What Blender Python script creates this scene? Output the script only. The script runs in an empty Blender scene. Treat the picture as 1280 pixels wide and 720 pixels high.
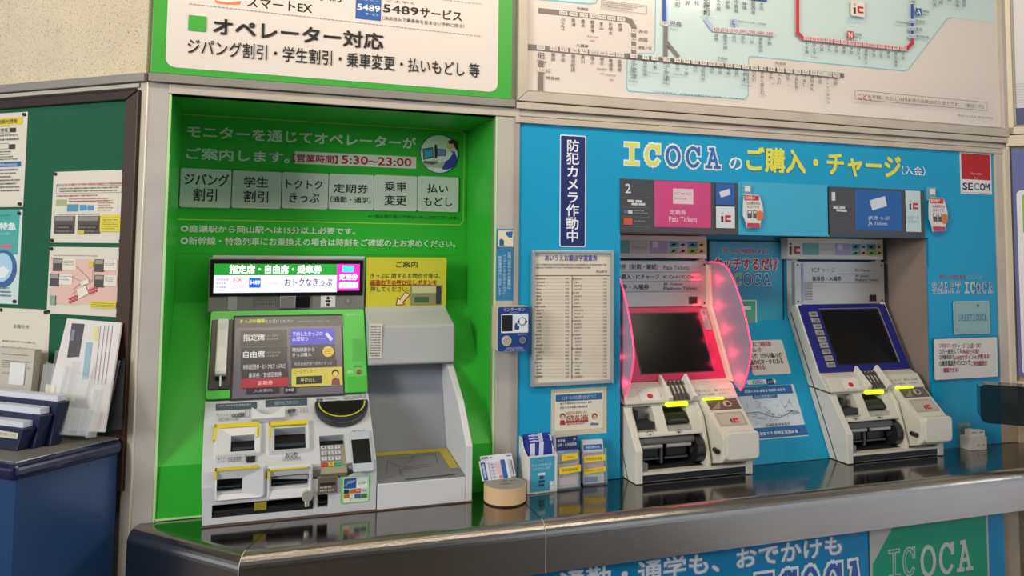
import bpy, bmesh, math, random
import numpy as np
from mathutils import Vector
random.seed(7)
SC = bpy.context.scene
COL = SC.collection

# ------------------------------------------------------------------ camera
F_PX, PPY = 961.0, 249.2
YAW, PITCH, ROLL = math.radians(18.358), math.radians(3.742), math.radians(0.576)
CAM = np.array([0.0, -2.5, 1.55])
cy, sy, cp, sp = math.cos(YAW), math.sin(YAW), math.cos(PITCH), math.sin(PITCH)
FW = np.array([sy*cp, cy*cp, sp]); R0 = np.array([cy, -sy, 0.0]); U0 = np.cross(R0, FW)
RT = math.cos(ROLL)*R0 + math.sin(ROLL)*U0
UP = -math.sin(ROLL)*R0 + math.cos(ROLL)*U0
cd = bpy.data.cameras.new('camera'); cam = bpy.data.objects.new('camera', cd); COL.objects.link(cam)
from mathutils import Matrix
cam.matrix_world = Matrix(((RT[0], UP[0], -FW[0], CAM[0]), (RT[1], UP[1], -FW[1], CAM[1]),
                           (RT[2], UP[2], -FW[2], CAM[2]), (0, 0, 0, 1)))
cd.sensor_width = 36.0; cd.lens = F_PX/1280*36.0; cd.shift_y = (PPY-360.0)/1280.0
cd.clip_start = 0.05; cd.clip_end = 200
SC.camera = cam
# ------------------------------------------------------------------ world and light
SC.view_settings.view_transform = 'Standard'; SC.view_settings.look = 'None'
SC.view_settings.gamma = 1.0; SC.view_settings.use_curve_mapping = False
SC.view_settings.exposure = 0.08
W = bpy.data.worlds.new('daylight'); SC.world = W; W.use_nodes = True
bg = W.node_tree.nodes['Background']; bg.inputs[0].default_value = (0.80, 0.90, 1.0, 1); bg.inputs[1].default_value = 0.72
def area_light(name, loc, target, sx, sy_, power, color):
    l = bpy.data.lights.new(name, 'AREA'); l.shape = 'RECTANGLE'; l.size = sx; l.size_y = sy_
    l.energy = power; l.color = color
    o = bpy.data.objects.new(name, l); COL.objects.link(o); o.location = loc
    o.rotation_euler = (Vector(target)-Vector(loc)).to_track_quat('-Z', 'Y').to_euler()
    return o
area_light('concourse_daylight', (-4.3, -3.0, 2.7), (0.7, 0.1, 1.2), 1.3, 1.3, 175, (1.0, 0.97, 0.93))
area_light('exit_daylight', (7.4, -2.1, 3.0), (4.3, -1.9, 0.0), 1.8, 1.4, 330, (0.93, 0.96, 1.0))
area_light('ceiling_tube_light', (1.0, -1.3, 3.15), (1.2, 0.2, 1.6), 3.4, 0.25, 34, (1.0, 0.86, 0.68))

# ------------------------------------------------------------------ helpers
def lin(c):
    return c/12.92 if c <= 0.04045 else ((c+0.055)/1.055)**2.4
def rgb(h):
    return tuple(lin(int(h[i:i+2], 16)/255) for i in (1, 3, 5))
_M = {}
def mat(h, rough=0.5, metal=0.0, emit=0.0, coat=0.0, noise=0.0, nscale=30, bump=0.0, bscale=200, alpha=1.0,
        trans=0.0, stretch=None, spec=0.5):
    key = (h, rough, metal, emit, coat, noise, nscale, bump, bscale, alpha, trans, stretch, spec)
    if key in _M: return _M[key]
    m = bpy.data.materials.new('paint_'+h[1:]); m.use_nodes = True
    nt = m.node_tree; b = nt.nodes['Principled BSDF']; c = rgb(h)
    b.inputs['Base Color'].default_value = (*c, 1); b.inputs['Roughness'].default_value = rough
    b.inputs['Metallic'].default_value = metal; b.inputs['Coat Weight'].default_value = coat
    b.inputs['Coat Roughness'].default_value = 0.06
    b.inputs['Specular IOR Level'].default_value = spec
    b.inputs['Alpha'].default_value = alpha; b.inputs['Transmission Weight'].default_value = trans
    if emit:
        b.inputs['Emission Color'].default_value = (*c, 1); b.inputs['Emission Strength'].default_value = emit
    if noise or bump:
        tc = nt.nodes.new('ShaderNodeNewGeometry'); mp = nt.nodes.new('ShaderNodeMapping')
        nt.links.new(tc.outputs['Position'], mp.inputs[0])
        if stretch: mp.inputs['Scale'].default_value = stretch
    if noise:
        n = nt.nodes.new('ShaderNodeTexNoise'); n.inputs['Scale'].default_value = nscale; n.inputs['Detail'].default_value = 5
        r = nt.nodes.new('ShaderNodeMapRange'); r.inputs['From Min'].default_value = .3; r.inputs['From Max'].default_value = .7
        r.inputs['To Min'].default_value = 1-noise; r.inputs['To Max'].default_value = 1+noise*.6
        mx = nt.nodes.new('ShaderNodeVectorMath'); mx.operation = 'SCALE'; mx.inputs[0].default_value = c
        nt.links.new(mp.outputs[0], n.inputs['Vector']); nt.links.new(n.outputs[0], r.inputs[0])
        nt.links.new(r.outputs[0], mx.inputs['Scale']); nt.links.new(mx.outputs[0], b.inputs['Base Color'])
    if bump:
        n2 = nt.nodes.new('ShaderNodeTexNoise'); n2.inputs['Scale'].default_value = bscale; n2.inputs['Detail'].default_value = 3
        bp = nt.nodes.new('ShaderNodeBump'); bp.inputs['Strength'].default_value = bump; bp.inputs['Distance'].default_value = 0.002
        nt.links.new(mp.outputs[0], n2.inputs['Vector']); nt.links.new(n2.outputs[0], bp.inputs['Height'])
        nt.links.new(bp.outputs[0], b.inputs['Normal'])
    _M[key] = m
    return m

class Frame:
    """a plane standing in the place: origin, right, up and the normal towards the room"""
    def __init__(s, O, U, V):
        s.O = np.array(O, float); s.U = np.array(U, float); s.U /= np.linalg.norm(s.U)
        s.V = np.array(V, float); s.V /= np.linalg.norm(s.V); s.N = np.cross(s.U, s.V)
    def uv(s, x, y):
        d = FW*F_PX + RT*(x-640) + UP*(PPY-y)
        P = CAM + d*(((s.O-CAM)@s.N)/(d@s.N)); q = P-s.O
        return float(q@s.U), float(q@s.V)
    def p(s, u, v, n=0.0): return s.O + s.U*u + s.V*v + s.N*n
    def off(s, n): return Frame(s.O+s.N*n, s.U, s.V)
X, Z = (1, 0, 0), (0, 0, 1)
def FY(Y): return Frame((0, Y, 0), X, Z)
def FS(a, b):      # sloping plane along X through (Y,Z) points a (top) and b (bottom)
    return Frame((0, b[0], b[1]), X, (0, a[0]-b[0], a[1]-b[1]))

def link(o): COL.objects.link(o); return o
def thing(name, label, cat, loc=(0, 0, 0), group=None):
    o = link(bpy.data.objects.new(name, None)); o.location = loc; o.empty_display_size = .05
    o['label'] = label; o['category'] = cat
    if group: o['group'] = group
    return o
def tag(o, label=None, cat=None, group=None, kind=None):
    if label: o['label'] = label
    if cat: o['category'] = cat
    if group: o['group'] = group
    if kind: o['kind'] = kind
    return o

class MB:
    def __init__(s): s.v = []; s.f = []; s.mi = []; s.m = []; s.sm = []
    def mid(s, m):
        if m not in s.m: s.m.append(m)
        return s.m.index(m)
    def add(s, pts, faces, m, smooth=False):
        b = len(s.v); s.v += [tuple(map(float, p)) for p in pts]; k = s.mid(m)
        for f in faces: s.f.append(tuple(b+i for i in f)); s.mi.append(k); s.sm.append(smooth)
        return s
    def prism(s, lo, hi, m, smooth=False, cap=True):
        n = len(lo); F = [(i, (i+1) % n, n+(i+1) % n, n+i) for i in range(n)]
        if cap: F += [tuple(range(n-1, -1, -1)), tuple(range(n, 2*n))]
        return s.add(list(lo)+list(hi), F, m, smooth)
    def ext(s, fr, uvs, n0, n1, m):          # uv polygon, counter-clockwise seen from the room
        a = sum(uvs[i][0]*uvs[(i+1) % len(uvs)][1]-uvs[(i+1) % len(uvs)][0]*uvs[i][1] for i in range(len(uvs)))
        if a < 0: uvs = uvs[::-1]
        return s.prism([fr.p(u, v, n0) for u, v in uvs], [fr.p(u, v, n1) for u, v in uvs], m)
    def box(s, fr, u0, v0, u1, v1, n0, n1, m):
        u0, u1 = min(u0, u1), max(u0, u1); v0, v1 = min(v0, v1), max(v0, v1)
        return s.ext(fr, [(u0, v0), (u1, v0), (u1, v1), (u0, v1)], n0, n1, m)
    def pbox(s, fr, a, b, n0, n1, m):        # box from two picture corners
        (u0, v0), (u1, v1) = fr.uv(*a), fr.uv(*b); return s.box(fr, u0, v0, u1, v1, n0, n1, m)
    def rbox(s, fr, u0, v0, u1, v1, n0, n1, r, m, seg=5):
        return s.ext(fr, rrect(u0, v0, u1, v1, r, seg), n0, n1, m)
    def prof(s, x0, x1, yz, m):              # (Y,Z) outline extruded along X
        a = sum(yz[i][0]*yz[(i+1) % len(yz)][1]-yz[(i+1) % len(yz)][0]*yz[i][1] for i in range(len(yz)))
        if a < 0: yz = yz[::-1]
        return s.prism([(x0, y, z) for y, z in yz], [(x1, y, z) for y, z in yz], m)
    def cyl(s, p0, p1, r, m, seg=16, r1=None, smooth=True):
        p0, p1 = Vector(p0), Vector(p1); d = (p1-p0).normalized()
        a = d.orthogonal().normalized(); b = d.cross(a); r1 = r if r1 is None else r1
        A = [p0+(a*math.cos(t)+b*math.sin(t))*r for t in [2*math.pi*i/seg for i in range(seg)]]
        B = [p1+(a*math.cos(t)+b*math.sin(t))*r1 for t in [2*math.pi*i/seg for i in range(seg)]]
        k = len(s.v); n = seg
        s.add(A+B, [(i, (i+1) % n, n+(i+1) % n, n+i) for i in range(n)], m, smooth)
        s.add(A, [tuple(range(n-1, -1, -1))], m); s.add(B, [tuple(range(n))], m)
        return s
    def build(s, name, parent=None, bevel=0, seg=2):
        V = np.array(s.v)
        if parent is None: L = np.array([(V[:, 0].min()+V[:, 0].max())/2, (V[:, 1].min()+V[:, 1].max())/2, V[:, 2].min()])
        else:
            r = parent
            while r.parent: r = r.parent
            L = np.array(r.location)
        me = bpy.data.meshes.new(name); me.from_pydata((V-L).tolist(), [], s.f)
        for m in s.m: me.materials.append(m)
        me.polygons.foreach_set('material_index', s.mi); me.polygons.foreach_set('use_smooth', s.sm)
        me.update()
        o = link(bpy.data.objects.new(name, me))
        if parent is None: o.location = L
        else: o.parent = parent
        if bevel:
            bv = o.modifiers.new('bevel', 'BEVEL'); bv.width = bevel; bv.segments = seg; bv.limit_method = 'ANGLE'
            bv.harden_normals = False
        return o
def rrect(u0, v0, u1, v1, r, seg=5):
    u0, u1 = min(u0, u1), max(u0, u1); v0, v1 = min(v0, v1), max(v0, v1)
    r = min(r, (u1-u0)/2.01, (v1-v0)/2.01); out = []
    for cx, cy_, a0 in ((u1-r, v0+r, -90), (u1-r, v1-r, 0), (u0+r, v1-r, 90), (u0+r, v0+r, 180)):
        for i in range(seg+1):
            t = math.radians(a0+90*i/seg); out.append((cx+r*math.cos(t), cy_+r*math.sin(t)))
    return out
def cut(o, cutter):          # carve pockets: boolean difference, baked into the mesh
    c = cutter.build('pocket_tool', None)
    md = o.modifiers.new('b', 'BOOLEAN'); md.object = c; md.solver = 'EXACT'; md.operation = 'DIFFERENCE'
    while o.modifiers[0] != md and o.modifiers.find('b') > 0: o.modifiers.move(o.modifiers.find('b'), 0)
    others = [m for m in o.modifiers if m != md]
    for m in others: m.show_viewport = False
    dg = bpy.context.evaluated_depsgraph_get()
    me = bpy.data.meshes.new_from_object(o.evaluated_get(dg)); o.modifiers.remove(md); o.data = me
    for m in others: m.show_viewport = True
    bpy.data.objects.remove(c)

_fc = bpy.data.curves.new('type', 'FONT'); _fc.resolution_u = 2
_fo = bpy.data.objects.new('type', _fc); _T = {}
def glyphs(body, bold=0.0, vert=False):
    k = (body, bold, vert)
    if k in _T: return _T[k]
    _fc.body = '\n'.join(body) if vert else body
    _fc.align_x = 'CENTER'; _fc.offset = bold; _fc.space_line = 0.86 if not vert else 1.0
    me = _fo.to_mesh()
    V = np.array([v.co[:2] for v in me.vertices]); Fs = [tuple(p.vertices) for p in me.polygons]
    _fo.to_mesh_clear()
    mn, mx = V.min(0), V.max(0); V = (V-mn)/np.maximum(mx-mn, 1e-6)
    _T[k] = (V, Fs); return V, Fs
STROKES = {
 'I': [[(.12, 0), (.88, 0)], [(.12, 1), (.88, 1)], [(.5, 0), (.5, 1)]],
 'C': [[(.5+.45*math.cos(math.radians(a)), .5+.5*math.sin(math.radians(a))) for a in range(40, 321, 20)], [(.93, .68), (.93, 1)]],
 'O': [[(.5+.45*math.cos(math.radians(a)), .5+.5*math.sin(math.radians(a))) for a in range(0, 361, 20)]],
 'A': [[(.15, 0), (.5, 1)], [(.5, 1), (.85, 0)], [(.27, .35), (.73, .35)], [(0, 0), (.34, 0)], [(.66, 0), (1, 0)], [(.3, 1), (.5, 1)]],
 'S': [[(.85, .8), (.7, .97), (.4, 1), (.15, .85), (.2, .6), (.5, .5), (.8, .4), (.87, .17), (.65, .01), (.35, .01), (.13, .2)]],
 'M': [[(.1, 0), (.1, 1), (.5, .3), (.9, 1), (.9, 0)], [(0, 0), (.25, 0)], [(.75, 0), (1, 0)]],
 'R': [[(.15, 0), (.15, 1), (.6, 1), (.82, .87), (.82, .65), (.6, .5), (.15, .5)], [(.5, .5), (.9, 0)], [(0, 0), (.35, 0)]],
 'T': [[(.05, .8), (.05, 1), (.95, 1), (.95, .8)], [(.5, 1), (.5, 0)], [(.3, 0), (.7, 0)]], ' ': []}

class Print:
    """flat printing on a frame: each item a hair above the one before"""
    def __init__(s, fr, n=0.0006, step=0.00012): s.fr = fr; s.n = n; s.step = step; s.b = MB()
    def up(s): s.n += s.step; return s.n
    def m(s, c): return c if not isinstance(c, str) else mat(c, 0.45)
    def uvpoly(s, uvs, c):
        a = sum(uvs[i][0]*uvs[(i+1) % len(uvs)][1]-uvs[(i+1) % len(uvs)][0]*uvs[i][1] for i in range(len(uvs)))
        if a < 0: uvs = uvs[::-1]
        n = s.up(); s.b.add([s.fr.p(u, v, n) for u, v in uvs], [tuple(range(len(uvs)))], s.m(c)); return s
    def bb(s, x0, y0, x1, y1):
        (a, b), (c, d) = s.fr.uv(x0, y0), s.fr.uv(x1, y1); return min(a, c), min(b, d), max(a, c), max(b, d)
    def rect(s, x0, y0, x1, y1, c, r=0):
        u0, v0, u1, v1 = s.bb(x0, y0, x1, y1)
        return s.uvpoly(rrect(u0, v0, u1, v1, r) if r else [(u0, v0), (u1, v0), (u1, v1), (u0, v1)], c)
    def frame(s, x0, y0, x1, y1, w, c, r=0.0):
        u0, v0, u1, v1 = s.bb(x0, y0, x1, y1)
        A = rrect(u0, v0, u1, v1, max(r, 1e-4)); B = rrect(u0+w, v0+w, u1-w, v1-w, max(r-w, 1e-4)); n = s.up(); k = len(A)
        s.b.add([s.fr.p(u, v, n) for u, v in A+B], [(i, (i+1) % k, k+(i+1) % k, k+i) for i in range(k)], s.m(c)); return s
    def poly(s, pts, c): return s.uvpoly([s.fr.uv(*p) for p in pts], c)
    def ell(s, x, y, rx, c, ry=None, seg=28):
        u, v = s.fr.uv(x, y); u1, _ = s.fr.uv(x+rx, y); ru = abs(u1-u); rv = ru if ry is None else abs(s.fr.uv(x, y+ry)[1]-v)
        return s.uvpoly([(u+ru*math.cos(2*math.pi*i/seg), v+rv*math.sin(2*math.pi*i/seg)) for i in range(seg)], c)
    def uvline(s, P, w, c):
        n = s.up()
        for (a, b), (p, q) in zip(P[:-1], P[1:]):
            d = math.hypot(p-a, q-b) or 1e-9; ex, ey = (p-a)/d*w/2, (q-b)/d*w/2
            a2, b2, p2, q2 = a-ex, b-ey, p+ex, q+ey
            n += .00001; s.n = max(s.n, n)
            s.b.add([s.fr.p(*t, n) for t in ((a2+ey, b2-ex), (p2+ey, q2-ex), (p2-ey, q2+ex), (a2-ey, b2+ex))], [(0, 1, 2, 3)], s.m(c))
        return s
    def line(s, pts, w, c): return s.uvline([s.fr.uv(*p) for p in pts], w, c)
    def text(s, body, x0, y0, x1, y1, c, bold=0.0, vert=False):
        return s.uvtext(body, *s.bb(x0, y0, x1, y1), c, bold, vert)
    def uvtext(s, body, u0, v0, u1, v1, c, bold=0.0, vert=False):
        V, Fs = glyphs(body, 0.0, vert); n = s.up(); k = len(body) if vert else max(1, body.count('\n')+1)
        if u1 < u0: u0, u1 = u1, u0
        w = bold*.8*(v1-v0)/k
        w = min(w, (u1-u0)*.05, (v1-v0)*.2)
        if (v1-v0)/k < .0135: w *= .35
        offs = ((0, 0),) if w < 2e-4 else ((-w, -w), (w, -w), (w, w), (-w, w))
        for i, (du, dv) in enumerate(offs):
            s.b.add([s.fr.p(u0+abs(w if len(offs) > 1 else 0)+a*(u1-u0-2*(w if len(offs) > 1 else 0))+du, v0+(w if len(offs) > 1 else 0)+b*(v1-v0-2*(w if len(offs) > 1 else 0))+dv, n+i*.00002) for a, b in V], Fs, s.m(c))
        if len(offs) > 1: s.n += .00006
        return s
    def slab(s, body, x0, y0, x1, y1, cols, w, outline=None, ow=0.0, gap=.16):
        u0, v0, u1, v1 = s.bb(x0, y0, x1, y1); k = len(body); cw = (u1-u0)/k
        for ps in (0, 1):
            if ps == 0 and not outline: continue
            for i, ch in enumerate(body):
                for st in STROKES[ch]:
                    P = [(u0+cw*(i+gap/2+a*(1-gap)), v0+b*(v1-v0)) for a, b in st]
                    if ps == 0: s.n -= s.step*.8; s.uvline(P, w+ow*2, outline)
                    else: s.n -= s.step*.8; s.uvline(P, w, cols[i % len(cols)])
            s.up()
        return s
    def greek(s, x0, y0, x1, y1, rows, c, fill=.55, seed=1, ch=None, ragged=.3):
        """lines of print too fine to read in the photograph"""
        rnd = random.Random(seed); u0, v0, u1, v1 = s.bb(x0, y0, x1, y1); h = (v1-v0)/rows; n = s.up(); cw = ch or h*.62
        for r in range(rows):
            v = v1-(r+.5)*h; u = u0; end = u1-(u1-u0)*rnd.random()*ragged
            while u < end:
                w = cw*rnd.uniform(.55, .9); k = rnd.random()
                for dv in ((.24, -.05, -.33) if k > .3 else (.2, -.2)):
                    s.b.add([s.fr.p(a, b, n) for a, b in ((u, v+h*fill*(dv-.1)), (u+w, v+h*fill*(dv-.1)), (u+w, v+h*fill*(dv+.1)), (u, v+h*fill*(dv+.1)))], [(0, 1, 2, 3)], s.m(c))
                u += cw
        return s
    def build(s, parent, name='printing'): return s.b.build(name, parent)

# shared materials
WHITE = mat('#e9e6e2', .45, noise=.03, nscale=6); OFFW = mat('#d9d6cc', .42, noise=.05, nscale=9)
GREYB = mat('#c9ccd2', .42, noise=.03, nscale=8); BLACK = mat('#08080a', .35); BLK2 = mat('#15161a', .5)
ALU = mat('#c4baac', .42, .12, noise=.10, nscale=7, bump=.15, bscale=40)
ALUD = mat('#a39c92', .45, .15, noise=.12, nscale=9, bump=.15, bscale=40)
STEEL = mat('#8d8883', .13, 1.0, noise=.06, nscale=3)
BRUSH = mat('#aaa5a0', .22, 1.0, noise=.03, nscale=4, bump=.10, bscale=60, stretch=(1, 1, 22))
GLASSK = mat('#06070a', .22, spec=.3)
F0 = FY(0.0)
Z0 = 0.75
# ------------------------------------------------------------------ setting
def speckled(name, base, dark, scale=60):
    m = bpy.data.materials.new(name); m.use_nodes = True; nt = m.node_tree; b = nt.nodes['Principled BSDF']
    b.inputs['Roughness'].default_value = .85
    g = nt.nodes.new('ShaderNodeNewGeometry')
    n = nt.nodes.new('ShaderNodeTexNoise'); n.inputs['Scale'].default_value = scale*2.2; n.inputs['Detail'].default_value = 4; n.inputs['Roughness'].default_value = .7
    n2 = nt.nodes.new('ShaderNodeTexNoise'); n2.inputs['Scale'].default_value = 5
    r = nt.nodes.new('ShaderNodeValToRGB'); r.color_ramp.elements[0].position = .33; r.color_ramp.elements[0].color = (*rgb(dark), 1)
    r.color_ramp.elements[1].position = .42; r.color_ramp.elements[1].color = (*rgb(base), 1)
    e = r.color_ramp.elements.new(.74); e.color = (*[min(1, c*1.15) for c in rgb(base)], 1)
    mx = nt.nodes.new('ShaderNodeVectorMath'); mx.operation = 'SCALE'
    mr = nt.nodes.new('ShaderNodeMapRange'); mr.inputs['To Min'].default_value = .82; mr.inputs['To Max'].default_value = 1.15
    bp = nt.nodes.new('ShaderNodeBump'); bp.inputs['Strength'].default_value = .9; bp.inputs['Distance'].default_value = .006
    L = nt.links.new
    L(g.outputs['Position'], n.inputs['Vector']); L(g.outputs['Position'], n2.inputs['Vector'])
    L(n.outputs[0], r.inputs[0]); L(r.outputs[0], mx.inputs[0]); L(n2.outputs[0], mr.inputs[0]); L(mr.outputs[0], mx.inputs['Scale'])
    L(mx.outputs[0], b.inputs['Base Color']); L(n.outputs[0], bp.inputs['Height']); L(bp.outputs[0], b.inputs['Normal'])
    return m
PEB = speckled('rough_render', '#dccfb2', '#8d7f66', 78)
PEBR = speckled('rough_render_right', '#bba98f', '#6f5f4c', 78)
ang = math.radians(142); FL = Frame((-.317, 0, 0), (-math.cos(ang), -math.sin(ang), 0), Z)
FR = Frame((3.11, 0, 0), (math.cos(math.radians(42)), -math.sin(math.radians(42)), 0), Z)
FLOORF = Frame((0, 0, 0), X, (0, 1, 0))
def zy(y, x=720): return F0.uv(x, y)[1]
AT = 2.008; AX0, AX1 = -.257, .771          # alcove for the green machine
ST = dict(kind='structure')
def struct(o): o['kind'] = 'structure'; return o

b = MB(); b.box(FLOORF, -9, -9, 9, 3, -.05, 0, mat('#5c554e', .4, noise=.12, nscale=1.5)); struct(b.build('floor'))
b = MB(); b.box(FLOORF, 2.3, -9, 9, -.6, 0, .012, mat('#c4c6cc', .5, noise=.1, nscale=2)); struct(b.build('floor_added_pale'))  # pale floor patch added out of view to brighten the counter front's reflection
b = MB(); b.box(FLOORF, -9, -4.6, 9, 3, 3.3, 3.4, mat('#8c8375', .8, noise=.1, nscale=2)); struct(b.build('ceiling'))
b = MB(); b.box(Frame((0, -6.2, 0), (-1, 0, 0), Z), -2.6, 0, 3.2, 3.3, -.1, 0, mat('#4a3d33', .7, noise=.15, nscale=2)); struct(b.build('wall_back'))
# main wall: solid pieces around the two openings
b = MB(); m = mat('#a39b93', .5, noise=.06, nscale=6)
OZ = F0.uv(922, 293)[1]; OX0, OX1 = 1.239, 2.66
for u0, v0, u1, v1 in ((-.317, 0, AX0, 3.3), (AX1, 0, .853, AT), (AX0, AT, 3.11, 3.3), (AX0, 0, OX1+.45, .74), (OX1+.3, .74, 3.11, AT)):
    b.box(F0, u0, v0, u1, v1, -.04, 0, m)
wm = struct(b.build('wall_main'))
b = MB(); b.box(F0, -.3, .2, 3.2, 3.2, -.50, -.46, mat('#8a8078', .7)); struct(b.build('wall_core'))
# alcove lining
GREEN = mat('#30ad32', .38, noise=.04, nscale=3, bump=.05, bscale=12, spec=.3)
al = MB()
P = [(.37, AT), (.37, 1.356), (0.004, .905), (0.0, .75)]
for (y0, z0), (y1, z1) in zip(P[:-1], P[1:]):
    for a_, b_ in ([(AX0, AX1)] if z1 > 1.3 else [(AX0, -.12), (.66, AX1)]):
        al.add([(a_, y0, z0), (a_, y1, z1), (b_, y1, z1), (b_, y0, z0)], [(0, 1, 2, 3)], GREEN)
al.add([(AX0, 0, AT), (AX0, .37, AT), (AX1, .37, AT), (AX1, 0, AT)], [(0, 1, 2, 3)], GREEN)
for xx in (AX0, AX1): al.add([(xx, 0, AT), (xx, .37, AT), (xx, .37, 1.356), (xx, 0.004, .905)], [(0, 1, 2, 3)], GREEN)
struct(al.build('wall_alcove'))
b = MB(); LG = mat('#b9e0a0', .4)
b.box(F0, AX0-.004, .75, AX0+.003, AT, -.01, .003, LG); b.box(F0, AX1-.002, .75, AX1+.003, AT, -.01, .003, LG)
b.box(F0, AX0, .752, .0, .757, -.004, .003, LG)
struct(b.build('trim_1'))
# machine recess lining: blue sheet, upright above and leaning out below
BLUE = mat('#0f9ccb', .36, noise=.05, nscale=2.5, bump=.12, bscale=5, spec=.35)
b = MB(); RW = mat('#8d7f75', .6, noise=.05, nscale=5)
for (y0, z0), (y1, z1) in (((.25, OZ), (.25, 1.28)), ((.25, 1.28), (.012, .75))):
    b.add([(OX0-.1, y0, z0), (OX0-.1, y1, z1), (OX1, y1, z1), (OX1, y0, z0)], [(0, 1, 2, 3)], BLUE)
b.add([(OX1, 0, OZ), (OX1, .25, OZ), (OX1, .25, 1.28), (OX1, .0, .75)], [(0, 1, 2, 3)], RW)
b.add([(OX0-.1, 0.01, OZ), (OX0-.1, .25, OZ), (OX1, .25, OZ), (OX1, 0.01, OZ)], [(0, 1, 2, 3)], RW)
struct(b.build('wall_recess'))
# left wall
b = MB(); ztl = FL.uv(150, 97)[1]
zt1 = zy(133); zt2 = zy(142.5); zt3 = zy(150.5); zt4 = zy(158.7)
zTOPL = F0.uv(189, 92.5)[1]; zTL2 = F0.uv(190, 103)[1]
b.box(FL, -3.2, zTOPL, -.002, 3.3, -.05, 0.012, PEB); struct(b.build('wall_left'))
b = MB(); b.box(FL, -3.2, 0, 0, zTOPL, -.06, -.014, mat('#a9a39c', .55, noise=.08, nscale=5)); struct(b.build('wall_left_base'))
b = MB(); b.box(FL, -.041, 0, 0.0, zTL2, -.02, .004, ALU); b.box(F0, -.317, 0, AX0-.004, zTL2, -.02, .004, mat('#bcb7b2', .45, .1, noise=.08, nscale=8))
b.box(FL, -.003, 0, .003, zTL2, -.006, .008, mat('#d8cfbd', .4, .3))
struct(b.build('trim_2', bevel=.002))
# horizontal rails
def rail(name, fr, u0, u1, bands, m=ALU):
    b = MB()
    for v0, v1, n in bands: b.box(fr, u0, v0, u1, v1, -.01, n, m)
    return struct(b.build(name, bevel=.0015))
rail('trim_3', FL, -3.2, 0, [(zTL2, zTOPL, .022)], mat('#8b8783', .5, .2, noise=.06, nscale=6))
rail('trim_4', FL, -3.2, -.03, [(FL.uv(160, 111)[1], zTL2-.002, .010)])
rail('trim_5', F0, -.317, .832, [(zTL2, zTOPL, .022)], mat('#928d88', .5, .2, noise=.06, nscale=6))
rail('trim_6', F0, AX0-.004, .853, [(AT, zTL2-.002, .008)])
rail('trim_7', F0, .836, 3.108, [(zt2+.002, zt1-.002, .020), (zt3+.002, zt2-.002, .006), (zt4, zt3-.002, .016)])
rail('trim_8', F0, AX1+.004, .850, [(.75, AT-.002, .004)], mat('#b9b4ad', .48, .08, noise=.07, nscale=5))
rail('trim_9', F0, .836, .853, [(.75, zt3, .010)], mat('#a39e98', .48, .1, noise=.1, nscale=5))
rail('trim_10', F0, 3.033, 3.075, [(.915, zt4, .012)], ALU)
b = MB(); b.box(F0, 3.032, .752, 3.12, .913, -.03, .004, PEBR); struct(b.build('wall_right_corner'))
rail('trim_11', F0, 3.075, 3.106, [(.915, zt3, .022)], mat('#d9cdb8', .45, .1))
# right wall, turning towards the room
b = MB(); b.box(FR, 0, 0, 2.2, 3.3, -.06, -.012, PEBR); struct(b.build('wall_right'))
WARM = mat('#dccfb6', .45, .1, noise=.05, nscale=6)
zr0 = FR.uv(1258.8, 183.5)[1]; zr1 = FR.uv(1258.8, 170)[1]; zrp = FR.uv(1264, 479)[1]
b = MB(); b.box(FR, 0, zr0, 1.6, zr1, -.012, .02, WARM); b.box(FR, .0, zrp-.012, 1.6, zrp+.012, -.012, .014, WARM)
b.box(FR, 0, zrp, .012, zr0, -.012, .012, WARM); struct(b.build('trim_12', bevel=.002))

def panel_thing(name, label, cat, fr, a, b_, n0, n1, m, group=None, part='panel', r=0, bevel=0):
    (u0, v0), (u1, v1) = fr.uv(*a), fr.uv(*b_); u0, u1 = min(u0, u1), max(u0, u1); v0, v1 = min(v0, v1), max(v0, v1)
    t = thing(name, label, cat, fr.p((u0+u1)/2, v0, n0), group)
    bb = MB(); bb.rbox(fr, u0, v0, u1, v1, n0, n1, max(r, .0003), m) if r else bb.box(fr, u0, v0, u1, v1, n0, n1, m)
    bb.build(part, t, bevel=bevel); return t

# poster and map frame on the right wall
t = thing('framed_fare_map', 'pale framed edge of a fare map on the right wall', 'map', FR.p(.1, zr1, 0))
bb = MB(); bb.box(FR, 0.0, zr1+.004, .03, 3.0, 0, .026, WARM); bb.box(FR, .0, zr1+.004, .9, zr1+.035, 0, .026, WARM)
bb.box(FR, .03, zr1+.035, .042, 3.0, 0, .016, ALUD); bb.box(FR, .03, zr1+.035, .9, zr1+.045, 0, .016, ALUD); bb.build('frame', t, bevel=.002)
bb = MB(); bb.box(FR, .042, zr1+.045, .9, 3.0, 0, .006, mat('#dcd8da', .4)); bb.build('sheet', t)
pr = Print(FR, .0068); pr.uvpoly([(.042, zr1+.045), (.9, zr1+.045), (.9, zr1+.12), (.042, zr1+.12)], '#55577f')
for k in range(9): pr.uvline([(.042, zr1+.13+k*.012), (.5, zr1+.13+k*.012)], .0012, '#9d9ab5')
pr.build(t)
t = panel_thing('purple_poster', 'tall purple poster on the right wall beside the blue wall', 'poster', FR, (1264, 187), (1340, 474), 0, .004, mat('#6b70a8', .35), part='sheet')
pr = Print(FR, .0048); (u0, v0), (u1, v1) = FR.uv(1270, 238), FR.uv(1340, 472)
pr.uvpoly(rrect(u0, v0, u1, v1, .02), '#e6e2e0'); (u0, v0), (u1, v1) = FR.uv(1277, 243), FR.uv(1340, 292)
pr.uvpoly(rrect(u0, v0, u1, v1, .01), '#8cbf52'); pr.build(t)

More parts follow.
